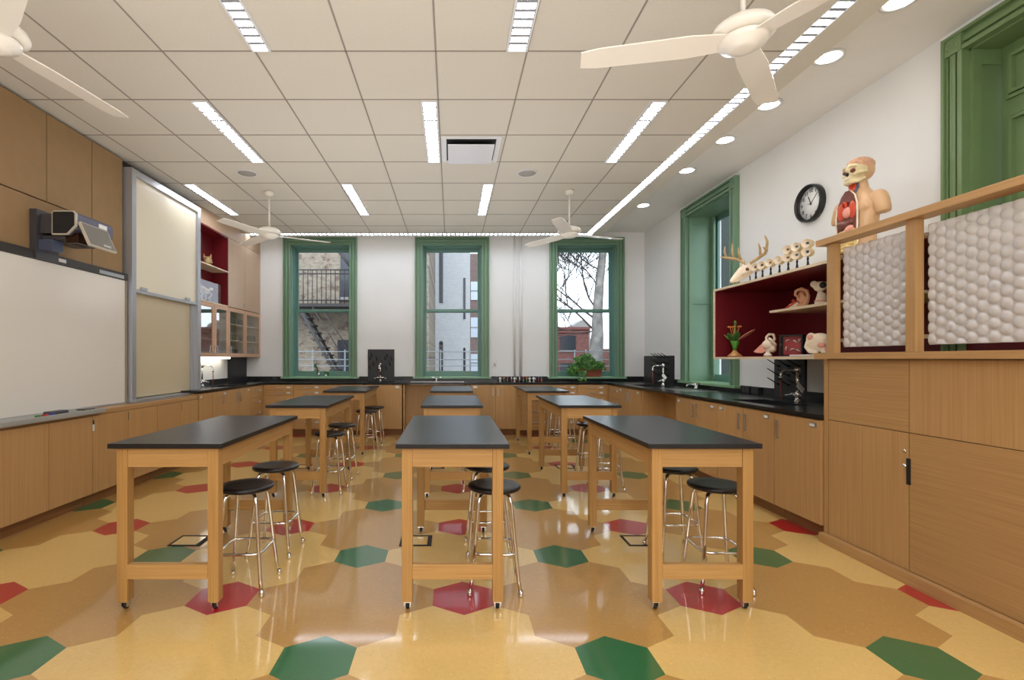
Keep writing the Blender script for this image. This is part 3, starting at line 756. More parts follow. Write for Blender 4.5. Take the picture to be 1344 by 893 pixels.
# pegboards
def pegboard(label, c, w, z0, z1, side, pegs, edge=0):
    t = thing('drying_rack', label, 'drying rack', (c[0], c[1], z0))
    h = z1-z0
    rot = {'B': 0, 'R': PI/2*-1, 'L': PI/2}[side]
    # local: board in xz plane, facing -y ; rotate for walls
    t.rotation_euler = (0, 0, {'B': 0, 'R': -PI/2, 'L': PI/2}[side])
    MB().box(-w/2, w/2, -.022, 0, 0, h, bev=.002).build('board', 'pegb', t)
    m0 = None
    for (px, pz) in pegs:
        m = MB().cyl((0, -.02, 0), (0, -.035, .003), .014, .012, seg=8).tube([(0, -.03, 0), (0, -.15, .075)], [.007, .005], 8)
        if m0 is None: m0 = m.build('peg', 'rubber', t); m0.location = (px, 0, pz)
        else:
            m.bm.free(); p = m0.copy(); COL.objects.link(p); p.parent = t; p.location = (px, 0, pz)
pegboard('black peg drying board on the back wall between the first two windows', (-1.312, YB), .497, CT1+.001, 1.545, 'B',
         [(-.17, .46), (.12, .46), (-.2, .40), (-.08, .40), (.08, .40), (.2, .40), (-.14, .30), (.02, .30), (.17, .30), (-.2, .22), (.1, .22)])
pegboard('black peg drying board on the right wall at the far corner', (XR-.001, 8.65), 1.22, CT1+.001, 1.42, 'R',
         [(x, z) for x in (.02, .16, .30, .44) for z in (.14, .24, .34, .44)])
pegboard('black peg drying board on the right wall under the red display box', (XR, 5.29), .48, CT1+.001, 1.362, 'R',
         [(x, z) for x in (-.16, 0, .16) for z in (.14, .24, .34)])
tag(MB().box(XL, XL+.022, 8.53, 9.278, CT1+.001, 1.393).build('backsplash', 'pegb'), 'tall black splash board on the left wall at the corner under the glass cabinets', 'backsplash')
# faucets
def faucet(x, y, rotz, label, tagc=False, hose=True):
    t = thing('lab_faucet', label, 'faucet', (x, y, CT1), rotz)
    MB().lathe([(.0, 0), (.03, 0), (.03, .012), (.02, .02), (.018, .05), (.024, .06), (.024, .09), (.016, .1), (0, .1)], seg=16).build('base', 'chrome', t)
    m = MB(); m.cyl((0, 0, .09), (0, 0, .32), .0125, seg=12).lathe([(0, .29), (.02, .29), (.022, .31), (.022, .335), (.014, .345), (0, .345)], seg=14)
    m.build('riser', 'chrome', t)
    pts = [(0, 0, .312), (0, -.12, .312)] + [(0, -.12-.045*math.sin(a), .312-.045*(1-math.cos(a))) for a in (PI/8, PI/4, 3*PI/8, PI/2)] + [(0, -.165, .22)]
    m = MB().tube(pts, .0095, 10).cyl((0, -.165, .225), (0, -.165, .255), .014, seg=10)
    m.build('spout', 'chrome', t)
    if hose: MB().tube([(0, -.165, .222), (0, -.167, .14), (.0, -.162, .08), (0, -.155, .02)], .006, 8).build('hose', 'hose', t)
    for s_ in (-1, 1):
        m = MB().tube([(0, 0, .065), (s_*.055, -.01, .068)], .012, 10).tube([(s_*.055, -.01, .068), (s_*.06, -.012, .085)], .014, 10).tube([(s_*.06, -.012, .075), (s_*.11, -.05, .055)], [.006, .008], 8)
        m.build('valve_handle', 'chrome', t)
    if tagc: MB().box(-.004, .004, -.03, .03, 0, .085, rot=Matrix.Rotation(.7, 4, 'X') @ Matrix.Rotation(.5, 4, 'Z'), bev=.002).build('tag', 'label', t).location = (.04, -.0, .1)
    return t
faucet(-3.77, 7.50, PI/2, 'chrome lab faucet at the left sink under the glass cabinets', hose=True)
faucet(-1.312, 9.20, 0, 'chrome lab faucet in front of the rear pegboard')
faucet(3.34, 7.80, -PI/2, 'chrome lab faucet with red hose at the far end of the right counter', True)
faucet(3.38, 4.83, -PI/2, 'chrome lab faucet with red hose and white tag on the near right counter', True)
def mixer(x, y, rotz, label):
    t = thing('mixer_tap', label, 'faucet', (x, y, CT1), rotz)
    MB().lathe([(0, 0), (.028, 0), (.028, .01), (.02, .015), (.02, .06), (0, .065)], seg=16).build('base', 'chrome', t)
    MB().tube([(0, 0, .045), (0, -.06, .055), (0, -.13, .045), (0, -.14, .03)], .012, 10).build('spout', 'chrome', t)
    for s_ in (-1, 1): MB().tube([(0, 0, .05), (s_*.06, 0, .07), (s_*.10, -.01, .075)], [.010, .012, .012], 10).build('valve_handle', 'chrome', t)
mixer(-.272, 9.21, 0, 'low chrome mixer tap under the middle window')
mixer(3.49, 7.05, -PI/2, 'low chrome mixer tap on the right counter below the green window')

# ------------------------------------------------------------------ tables
def table(loc, label):
    t = thing('lab_table', label, 'table', loc, 0, 'oak lab tables with black tops')
    hw, hl = .305, .66; zt = .914; LW = .058
    MB().box(-hw, hw, -hl, hl, zt-.027, zt, bev=.003).build('tabletop', 'blackt', t)
    ix, iy = hw-.03, hl-.03
    for sy in (-1, 1):
        y0, y1 = sorted((sy*iy-sy*.006, sy*iy-sy*.028))
        MB().box(-ix+LW, ix-LW, y0, y1, zt-.132, zt-.028, bev=.001).build('apron', 'oakt_x', t)
        MB().box(-ix+LW, ix-LW, y0-.008, y1+.008, .175, .255, bev=.003).build('stretcher', 'oakt_x', t)
    for sx in (-1, 1):
        x0, x1 = sorted((sx*ix-sx*.006, sx*ix-sx*.028))
        MB().box(x0, x1, -iy+LW, iy-LW, zt-.132, zt-.028, bev=.001).build('apron', 'oakt_y', t)
    for sx in (-1, 1):
        for sy in (-1, 1):
            x0, x1 = sorted((sx*ix, sx*(ix-LW))); y0, y1 = sorted((sy*iy, sy*(iy-LW)))
            lg = MB().box(x0, x1, y0, y1, .05, zt-.028, bev=.004).build('leg', 'oakt_z', t)
            cx, cy = (x0+x1)/2, (y0+y1)/2
            m = MB(); m.box(cx-.022, cx+.022, cy-.022, cy+.022, .044, .0505).box(cx-.017, cx-.013, cy-.012, cy+.022, .016, .046).box(cx+.013, cx+.017, cy-.012, cy+.022, .016, .046)
            c = m.build('caster', 'chrome', lg)
            MB().lathe([(0, -.010), (.012, -.010), (.021, -.007), (.021, .007), (.012, .010), (0, .010)], (cx, cy+.008, .0212), 'x', 16).build('wheel', 'rubber', c)
    return t
TX = {'left': -1.535, 'center': .008, 'right': 1.362}
TY = {'front': 3.31, 'second': 5.50, 'rear': 7.66}
proto = None
for rn, y in TY.items():
    for cn, x in TX.items():
        x2 = x + (.025 if (cn == 'left' and rn != 'front') else 0)
        lb = {'front': 'nearest lab table of the %s row, oak legs and black top', 'second': 'middle lab table of the %s row, second from the camera', 'rear': 'farthest lab table of the %s row, closest to the windows'}[rn] % cn
        if proto is None: proto = table((x2, y, 0), lb)
        else: dup(proto, (x2, y, 0), 0, lb)
# ------------------------------------------------------------------ stools
def stool(loc, label):
    t = thing('stool', label, 'stool', loc, 0, 'round black seated chrome stools')
    MB().lathe([(0, .582), (.145, .582), (.156, .588), (.160, .597), (.158, .606), (.150, .611), (.10, .608), (0, .606)], seg=40).build('seat', 'seat', t)
    MB().lathe([(.0, .574), (.11, .574), (.11, .5815), (0, .5815)], seg=24).build('seat_plate', 'dark', t)
    for k in range(4):
        a = PI/4 + k*PI/2; c, s_ = math.cos(a), math.sin(a)
        prof = [(.03, .567), (.09, .567), (.112, .561), (.126, .545), (.134, .52), (.150, .40), (.172, .22), (.190, .09), (.205, .022)]
        l = MB().tube([(c*r, s_*r, z) for r, z in prof], .0115, 10).build('leg', 'chrome', t)
        MB().lathe([(0, 0), (.014, 0), (.017, .006), (.014, .022), (.0125, .032), (0, .032)], (c*.208, s_*.208, 0), seg=12).build('foot', 'chrome', l)
    h = .128; r = .05; pts = []
    for k in range(4):
        cx, cy = [(1, 1), (-1, 1), (-1, -1), (1, -1)][k]
        for j in range(5):
            a = k*PI/2 + j*PI/8; pts.append((cx*(h-r)+r*math.cos(a), cy*(h-r)+r*math.sin(a), .232))
    pts.append(pts[0]); pts.append(pts[1])
    MB().tube(pts, .0085, 8).build('foot_ring', 'chrome', t)
    return t
ST = [(-1.238, 3.0, 'near stool beside the nearest left table'), (-1.253, 3.545, 'far stool beside the nearest left table'),
      (.261, 3.0, 'near stool at the nearest center table'), (.26, 3.56, 'far stool at the nearest center table, half hidden'),
      (1.612, 3.02, 'near stool under the nearest right table'), (1.572, 3.50, 'far stool under the nearest right table, seat mostly hidden'),
      (-1.247, 5.106, 'near stool beside the middle left table'), (-1.262, 5.74, 'far stool beside the middle left table'),
      (.27, 5.18, 'near stool at the middle center table, hidden but for legs'), (.27, 5.75, 'far stool at the middle center table, mostly hidden'),
      (1.64, 5.25, 'near stool at the middle right table, only legs seen'), (1.639, 5.83, 'far stool at the middle right table, edge of seat seen'),
      (-1.24, 7.29, 'near stool beside the farthest left table'), (-1.219, 7.86, 'far stool beside the farthest left table'),
      (1.66, 7.25, 'near stool at the farthest right table, only legs seen'), (1.66, 7.80, 'far stool at the farthest right table, only legs seen')]
sp = None
for i, (x, y, lb) in enumerate(ST):
    lb = 'black round chrome-legged ' + lb
    if sp is None: sp = stool((x, y, 0), lb)
    else: dup(sp, (x, y, 0), random.uniform(-.06, .06), lb)
# ------------------------------------------------------------------ floor boxes
def floor_box(x, y, label):
    t = thing('floor_outlet', label, 'floor outlet', (x, y, 0), 0, 'black framed floor outlets')
    m = MB(); a, c, w = .118, .105, .016
    m.box(-a, a, -c, -c+w, .0005, .006).box(-a, a, c-w, c, .0005, .006).box(-a, -a+w, -c+w, c-w, .0005, .006).box(a-w, a, -c+w, c-w, .0005, .006)
    m.box(a-w*2, a-w, -c+w, c-w, .0005, .009); m.build('frame', 'rubber', t)
    MB().box(-a+w, a-w*2, -c+w, c-w, .0005, .003).build('lid', 't_y', t)
for (x, y, lb) in ((-1.955, 3.72, 'under the nearest left table'), (-.262, 3.72, 'under the nearest center table'), (1.42, 3.72, 'under the nearest right table'),
                   (-1.90, 6.27, 'under the middle left table'), (-.2, 6.27, 'behind the nearest center table'), (1.45, 6.27, 'under the middle right table')):
    floor_box(x, y, 'black square framed floor outlet ' + lb)

# ------------------------------------------------------------------ left wall: panels, boards
PX = -3.56
def wpanel(y0, y1, z0, z1, label):
    tag(MB().box(FUR, PX, y0+.005, y1-.005, z0+.005, z1-.005, bev=.002).build('wall_panel', 'tan'), label, 'panel', 'tan fabric wall panels')
wpanel(-1.9, 1.8, 2.29, 3.534, 'tan wall panel beside the camera outside the photo')
wpanel(1.8, 3.81, 2.75, 3.534, 'upper tan wall panel outside the left edge of the photo')
wpanel(3.81, 4.36, 2.75, 3.534, 'upper tan wall panel cut by the left edge of the photo')
wpanel(4.36, 4.91, 2.75, 3.534, 'middle upper tan wall panel above the projector')
wpanel(4.91, 5.37, 2.29, 3.534, 'tall tan wall panel next to the sliding boards')
wpanel(1.8, 4.91, 2.29, 2.75, 'long low tan wall panel behind the projector')
t = thing('whiteboard', 'large interactive whiteboard with dark top rail at the left edge', 'whiteboard', (-3.56, 3.7, .89))
MB().box(-3.62, -3.53, 1.9, 5.36, .90, 2.215, bev=.002).build('board', 'wb', t, world=True)
MB().box(-3.62, -3.515, 1.9, 5.39, 2.218, 2.29, bev=.002).build('top_rail', 'dark', t, world=True)
MB().box(-3.62, -3.52, 5.362, 5.384, .89, 2.216, bev=.002).build('edge_strip', plain('bronze_edge', (148, 136, 118), .4), t, world=True)
MB().box(-3.62, -3.52, 1.9, 5.362, .886, .899).build('bottom_edge', 'alu', t, world=True)
MB().box(-3.516, -3.512, 4.37, 4.52, 2.24, 2.27).build('label_plate', 'label', t, world=True)
MB().box(-3.5155, -3.512, 4.95, 5.32, 2.226, 2.262).build('glossy_sticker', 'steel', t, world=True)
t = thing('pen_tray', 'grey plastic pen tray projecting below the whiteboard', 'tray', (-3.42, 4.0, .86))
MB().box(-3.52, -3.31, 2.9, 4.70, .886, .896, bev=.004).box(-3.325, -3.28, 2.9, 4.71, .862, .902, bev=.008).box(-3.333, -3.30, 2.95, 4.66, .864, .89, bev=.004).build('shelf', 'plastic_grey', t, world=True)
MB().box(-3.42, -3.335, 4.52, 4.64, .897, .907, bev=.003).build('keypad', 'dark', t, world=True)
tag(MB().box(-3.42, -3.34, 4.15, 4.33, .897, .925, bev=.01).build('eraser', 'proj'), 'dark grey eraser resting on the pen tray', 'eraser')
for y, c, n_ in ((3.98, (40, 130, 60), 'green'), (4.05, (190, 40, 40), 'red'), (4.12, (50, 70, 170), 'blue')):
    mm = plain('pen_'+n_, c, .4)
    tag(MB().tube([(-3.34, y, .905), (-3.34, y+.05, .905), (-3.34, y+.058, .905)], [.008, .008, .003], 8).build('marker_pen', mm), 'short %s marker pen on the whiteboard tray' % n_, 'marker')
# sliding boards
t = thing('sliding_board', 'tall aluminium framed double sliding whiteboard reaching the ceiling', 'whiteboard', (-3.5, 6.13, .89))
f = MB(); y0, y1, zb, zt_ = 5.395, 6.875, .89, 3.46; X0, X1 = FUR, -3.475
f.box(X0, X1, y0, y0+.075, zb, zt_, bev=.002).box(X0, X1, y1-.075, y1, zb, zt_, bev=.002).box(X0, X1, y0+.075, y1-.075, zt_-.075, zt_, bev=.002)
f.box(X0, X1+.03, y0+.02, y1+.02, zb-.004, zb+.03, bev=.002)
f.box(X0, -3.535, y1-.13, y1-.075, zb+.03, zt_-.075)
f.build('frame', 'alu', t, world=True)
up = MB().box(-3.525, -3.505, y0+.077, y1-.077, 2.13, zt_-.077).build('upper_panel', 'wb2', t, world=True)
MB().box(-3.53, -3.488, y0+.077, y1-.077, 2.105, 2.14, bev=.003).build('rail', 'alu', up, world=True)
for yy in (5.62, 6.55): MB().box(-3.49, -3.475, yy-.055, yy+.055, 2.143, 2.175, bev=.003).build('handle', 'alu', up, world=True)
MB().box(-3.575, -3.56, y0+.077, y1-.132, zb+.04, 2.3).build('lower_panel', plain('cream_lower', (208, 192, 158), .35), t, world=True)
# projector
t = thing('projector', 'dark grey short-throw wall projector above the whiteboard', 'projector', (-3.33, 4.43, 2.3))
MB().box(PX, PX+.06, 4.18, 4.42, 2.22, 2.64, bev=.004).build('wall_plate', 'proj', t, world=True)
MB().box(-3.50, -3.36, 4.215, 4.64, 2.44, 2.605, bev=.012).build('rear_body', 'proj', t, world=True)
MB().prism([(-3.375, 2.425), (-3.25, 2.425), (-3.18, 2.50), (-3.18, 2.60), (-3.20, 2.62), (-3.36, 2.62), (-3.375, 2.605)], 4.21, 4.655, 'y').build('body', plain('projector_blue_grey', (86, 86, 104), .3), t, world=True)
MB().prism([(-3.379, 2.42), (-3.247, 2.42), (-3.175, 2.497), (-3.175, 2.602), (-3.197, 2.625), (-3.362, 2.625), (-3.379, 2.608)], 4.19, 4.209, 'y').build('end_trim', 'projsil', t, world=True)
MB().prism([(-3.367, 2.432), (-3.252, 2.432), (-3.187, 2.50), (-3.187, 2.60), (-3.20, 2.613), (-3.36, 2.613), (-3.367, 2.60)], 4.184, 4.190, 'y').build('grille', 'proj2', t, world=True)
MB().box(-3.30, -3.19, 4.24, 4.42, 2.36, 2.45, bev=.015).build('lens_housing', 'brownglass', t, world=True)
MB().box(-3.50, -3.3, 4.24, 4.60, 2.39, 2.425, bev=.006).build('under_body', 'proj', t, world=True)
MB().box(PX, -3.38, 4.2, 4.32, 2.29, 2.385, bev=.01).build('bracket', plain('bracket_blue', (70, 78, 100), .35), t, world=True)
fl = MB().box(-.012, .012, -.17, .17, -.11, .11, bev=.006).build('mirror_flap', 'projsil', t)
fl.location = (-3.125-t.location.x, 4.385-t.location.y, 2.437-t.location.z); fl.rotation_euler = (0, -.42, 0)
MB().box(.010, .0145, -.16, .16, -.10, .10, bev=.002).build('flap_face', 'flap', fl)
text_part('SMART', .032, 'label', fl, (.0155, .06, -.075), (PI/2, 0, PI/2))
MB().box(-3.182, -3.178, 4.47, 4.575, 2.552, 2.588).build('label_plate', 'label', t, world=True)

# left end: shelf + glazed cabinets
LX = -3.58
t = thing('display_shelf', 'open dark red display shelf recess beside the sliding boards', 'shelf', (LX, 7.5, 2.21))
MB().box(XL, XL+.02, 7.03, 7.96, 2.22, 3.32).build('back_panel', 'red', t, world=True)
MB().box(XL, LX, 7.94, 7.958, 2.22, 3.32).build('side_panel', 'red', t, world=True)
MB().box(XL, LX, 7.02, 7.035, 2.22, 3.32).build('side_panel', 'red', t, world=True)
MB().box(XL+.02, LX, 7.035, 7.94, 3.30, 3.32).build('top_panel', 'red', t, world=True)
MB().box(XL+.02, LX+.02, 7.035, 7.935, 2.745, 2.762).build('shelf_board', 'ply', t, world=True)
MB().box(XL, LX, 7.02, 7.958, 2.205, 2.22).build('bottom_board', 'ply', t, world=True)
for (y0, y1, lb, hy) in ((7.965, 8.62, 'left', 8.56), (8.62, 9.295, 'right', None)):
    c = thing('wall_cabinet', 'tall plain pale upper cabinet beside the red recess, %s of the two' % lb, 'cabinet', (LX, (y0+y1)/2, 2.21), 0, 'plain upper cabinets')
    MB().box(XL, LX-.02, y0+.001, y1-.001, 2.212, 3.32).build('carcass', 'tan2', c, world=True)
    d = MB().box(LX-.019, LX, y0+.003, y1-.003, 2.214, 3.317, bev=.001).build('door', 'tan2', c, world=True)
    if hy: MB().box(LX, LX+.006, hy-.006, hy+.006, 2.26, 2.32).build('latch', 'steel', d, world=True)
tag(MB().box(XL+.001, LX, 7.02, 9.295, 3.325, ZC-.004).build('fascia_panel', 'tan2'), 'tan fascia panel above the upper cabinets meeting the ceiling', 'panel')
GD = [7.03, 7.50, 7.962, 8.62, 9.295]
for ci in range(2):
    y0, y1 = GD[ci*2], GD[ci*2+2]
    c = thing('glass_cabinet', 'glazed oak wall cabinet %s' % ('with window reflections, nearest the boards' if ci == 0 else 'holding glassware, next to the back wall'), 'cabinet', (LX, (y0+y1)/2, 1.395), 0, 'glazed wall cabinets')
    m = MB(); w = .016
    m.box(XL, XL+.01, y0, y1, 1.395, 2.203).box(XL+.01, LX-.02, y0, y0+w, 1.395, 2.203).box(XL+.01, LX-.02, y1-w, y1-.001, 1.395, 2.203).box(XL+.01, LX-.02, y0+w, y1-w, 1.395, 1.412).box(XL+.01, LX-.02, y0+w, y1-w, 2.187, 2.203)
    m.build('carcass', 'ply', c, world=True)
    for z in (1.66, 1.93): MB().box(XL+.011, LX-.03, y0+w+.001, y1-w-.001, z, z+.014).build('shelf_board', 'ply', c, world=True)
    for k in range(2):
        a, bb = GD[ci*2+k]+.003, GD[ci*2+k+1]-.003; fw = .062
        m = MB(); m.box(LX-.019, LX, a, a+fw, 1.397, 2.2).box(LX-.019, LX, bb-fw, bb, 1.397, 2.2).box(LX-.019, LX, a+fw, bb-fw, 1.397, 1.397+fw).box(LX-.019, LX, a+fw, bb-fw, 2.2-fw, 2.2)
        d = m.build('door', 'rosy', c, world=True)
        MB().box(LX-.012, LX-.008, a+fw-.004, bb-fw+.004, 1.397+fw-.004, 2.2-fw+.004).build('pane', 'cabglass' if ci == 0 else 'cabglass2', d, world=True)
        hy = bb-.03 if (k == 0 and ci == 0) else a+.03
        m = MB().box(LX+.026, LX+.034, hy-.006, hy+.006, 1.45, 1.57).box(LX, LX+.03, hy-.006, hy+.006, 1.455, 1.467).box(LX, LX+.03, hy-.006, hy+.006, 1.553, 1.565)
        m.build('handle', 'steel', d, world=True)
bk = None; n = 0
for z in (1.413, 1.675, 1.945):
    for y in [8.06+.115*k for k in range(5)] + [8.72+.115*k for k in range(5)] + [7.62, 7.76]:
        n += 1
        rr = random.choice((.03, .036, .042)); hh = random.uniform(.09, .15)
        lb = 'clear glass beaker inside the glazed wall cabinets'
        if bk is None:
            bk = tag(MB().lathe([(0, 0), (.036, 0), (.038, .005), (.038, .11), (.042, .117), (.040, .117), (.036, .11), (.036, .004), (0, .004)], seg=14).build('glass_beaker', 'clear', origin=(0, 0, 0)), lb, 'beaker', 'glass beakers on the cabinet shelves')
            bk.location = (-3.70, y, z+.001)
        else:
            o = bk.copy(); COL.objects.link(o); o.location = (-3.70+random.uniform(-.015, .03), y, z+.001)
            s_ = random.uniform(.8, 1.15); o.scale = (s_, s_, random.uniform(.7, 1.2))
tag(MB().box(-3.80, -3.70, 7.3, 8.3, 1.368, 1.395).build('undercabinet_light', 'under'), 'glowing light bar under the glazed cabinets over the left sink', 'light')

# ------------------------------------------------------------------ tall right cabinet with screens
TXF = 2.795
t = thing('storage_cabinet', 'large oak storage cabinet at the right edge with four flush doors', 'cabinet', (3.2, 2.6, 0))
YE = 3.712
MB().box(TXF+.02, XR-.002, .6, YE, .07, 1.366).build('carcass', 'oak_z', t, world=True)
MB().box(2.755, 3.5, .6, YE, .0, .072, bev=.003).build('plinth', 'oak_y', t, world=True)
MB().box(TXF, TXF+.02, 3.672, YE, .074, 1.366).build('end_stile', 'oak_z', t, world=True)
sm = [3.668, 3.022, 2.20, 1.4, .6]
for k in range(4):
    for (z0, z1, mt, nm) in ((.076, .915, 'oak_z' if k == 0 else 'oak_y', 'door'), (.92, 1.362, 'oak_y' if k == 0 else 'oak_z', 'door')):
        d = MB().box(TXF, TXF+.019, sm[k+1]+.003, sm[k]-.003, z0, z1, bev=.001).build(nm, mt, t, world=True)
        if k == 0 and z0 < .1:
            MB().lathe([(0, .006), (.010, .006), (.012, 0)], (TXF, 3.05, .80), '-x', 16).build('lock', 'chrome', d, world=True)
            m = MB().box(TXF-.008, TXF+.001, 3.022-.012, 3.022+.012, .60, .76, bev=.003).build('pull_plate', 'rubber', d, world=True)
            MB().lathe([(0, .02), (.010, .02), (.012, .008), (.008, 0)], (TXF-.008, 3.03, .715), '-x', 14).build('knob', 'chrome', d, world=True)
tag(MB().box(2.75, XR-.002, .6, 3.755, 1.368, 1.412, bev=.002).build('cabinet_top', 'oak_y'), 'thick oak top slab on the storage cabinet at eye level', 'cabinet top')
t = thing('screen_frame', 'oak post and rail frame standing on the storage cabinet', 'screen', (2.81, 2.2, 1.412))
MB().box(2.745, 2.865, .6, 3.73, 2.21, 2.255, bev=.003).build('top_rail', 'oak_y', t, world=True)
for y in (3.60, 2.965, 2.1, 1.35, .65):
    MB().box(2.78, 2.832, y, y+.065, 1.413, 2.209, bev=.002).build('post', 'oak_z', t, world=True)
def bubble(y0, y1, label):
    X = 2.845; z0, z1 = 1.453, 2.172; t = thing('bubble_panel', label, 'panel', (X, (y0+y1)/2, z0), 0, 'bubble textured acrylic screens')
    bm = bmesh.new(); step = .0047; ny = int((y1-y0)/step); nz = int((z1-z0)/step); R = .028; P = .066; Q = P*.866
    def hgt(y, z):
        best = 0
        i0 = round(y/Q)
        for i in (i0-1, i0, i0+1):
            o_ = (P/2 if i % 2 else 0); j = round((z-o_)/P)
            for jj in (j-1, j, j+1):
                d2 = (y-i*Q)**2+(z-jj*P-o_)**2
                if d2 < R*R: best = max(best, (1-d2/(R*R))**.62)
        return best
    G = [[bm.verts.new((-.0085*hgt(i*step, j*step), y0+i*step-(y0+y1)/2, j*step)) for j in range(nz+1)] for i in range(ny+1)]
    for i in range(ny):
        for j in range(nz):
            f = bm.faces.new((G[i][j], G[i+1][j], G[i+1][j+1], G[i][j+1])); f.smooth = True
    m = MB(); m.bm.free(); m.bm = bm
    o = m.build('sheet', 'acrylic', t)
    so = o.modifiers.new('solid', 'SOLIDIFY'); so.thickness = .004
    for yy in (y0+.0, y1-.0):
        for zz in (.05, z1-z0-.06):
            s_ = 1 if yy == y0 else -1
            MB().box(-.012, .012, yy-(y0+y1)/2-.02*(s_ > 0)-.002, yy-(y0+y1)/2+.02*(s_ < 0)+.002, zz-.012, zz+.012).build('clip', 'steel', t)
bubble(3.05, 3.585, 'smaller bubble textured clear acrylic panel between the first two oak posts')
bubble(2.19, 2.945, 'large bubble textured clear acrylic panel at the right edge of the photo')
bubble(1.44, 2.08, 'bubble textured acrylic panel outside the right edge of the photo')

# display box
BXF = 2.85
t = thing('display_box', 'open plywood display box with dark red lining on the right wall', 'shelf', (3.2, 4.2, 1.366))
y0, y1 = 2.9, 5.385
MB().box(BXF, XR-.001, y0, y1, 2.096, 2.118).build('top_board', 'ply', t, world=True)
MB().box(BXF, XR-.001, 3.757, y1, 1.366, 1.388).build('bottom_board', 'ply', t, world=True)
MB().box(BXF, XR-.001, y1-.02, y1, 1.388, 2.096).build('end_board', 'ply', t, world=True)
MB().box(BXF+.012, XR-.012, y1-.026, y1-.0205, 1.389, 2.095).build('end_lining', 'red', t, world=True)
MB().box(XR-.02, XR-.003, y0, y1-.027, 1.413, 2.095).build('back_lining', 'red', t, world=True)
MB().box(BXF+.012, XR-.02, y0, y1-.027, 2.091, 2.0955).build('top_lining', 'red', t, world=True)
MB().box(BXF+.012, XR-.02, 3.757, y1-.027, 1.3885, 1.391).build('bottom_lining', 'red', t, world=True)
MB().box(2.95, XR-.021, y0+.3, 4.59, 1.792, 1.814, bev=.001).build('shelf_board', 'ply', t, world=True)
ZB, ZS2, ZTOP = 1.3915, 1.8145, 2.1185

# --- clock
t = thing('wall_clock', 'round white wall clock with thick black rim on the right wall', 'clock', (XR, 4.975, 2.93))
t.rotation_euler = (PI/2, 0, -PI/2)   # local x -> -Y(world, to the right seen from the room), local y -> z, local z -> -X
MB().lathe([(.168, 0), (.185, 0), (.187, .03), (.185, .056), (.178, .062), (.170, .058), (.163, .035), (.160, .012)], seg=48).build('rim', 'w_blk', t)
MB().lathe([(0, .010), (.162, .010), (.162, .014), (0, .014)], seg=40).build('dial', 'w_face', t)
for n in range(1, 13):
    a = PI/2 - n*PI/6
    text_part(str(n), .052, 'w_ink', t, (.128*math.cos(a), .128*math.sin(a), .0145), (0, 0, 0), 'numeral', bold=.0006)
def hand(ang, ln, w, nm):
    A = math.radians(90-ang); MB().box(-.02, ln, -w/2, w/2, .016, .018).build(nm, 'w_ink', t, xf=Matrix.Rotation(A, 4, 'Z'))
hand(336, .085, .008, 'hour_hand'); hand(47, .125, .006, 'minute_hand'); hand(270, .05, .003, 'second_hand')
MB().lathe([(0, .015), (.008, .015), (.008, .021), (0, .021)], seg=12).build('hub', 'w_ink', t)

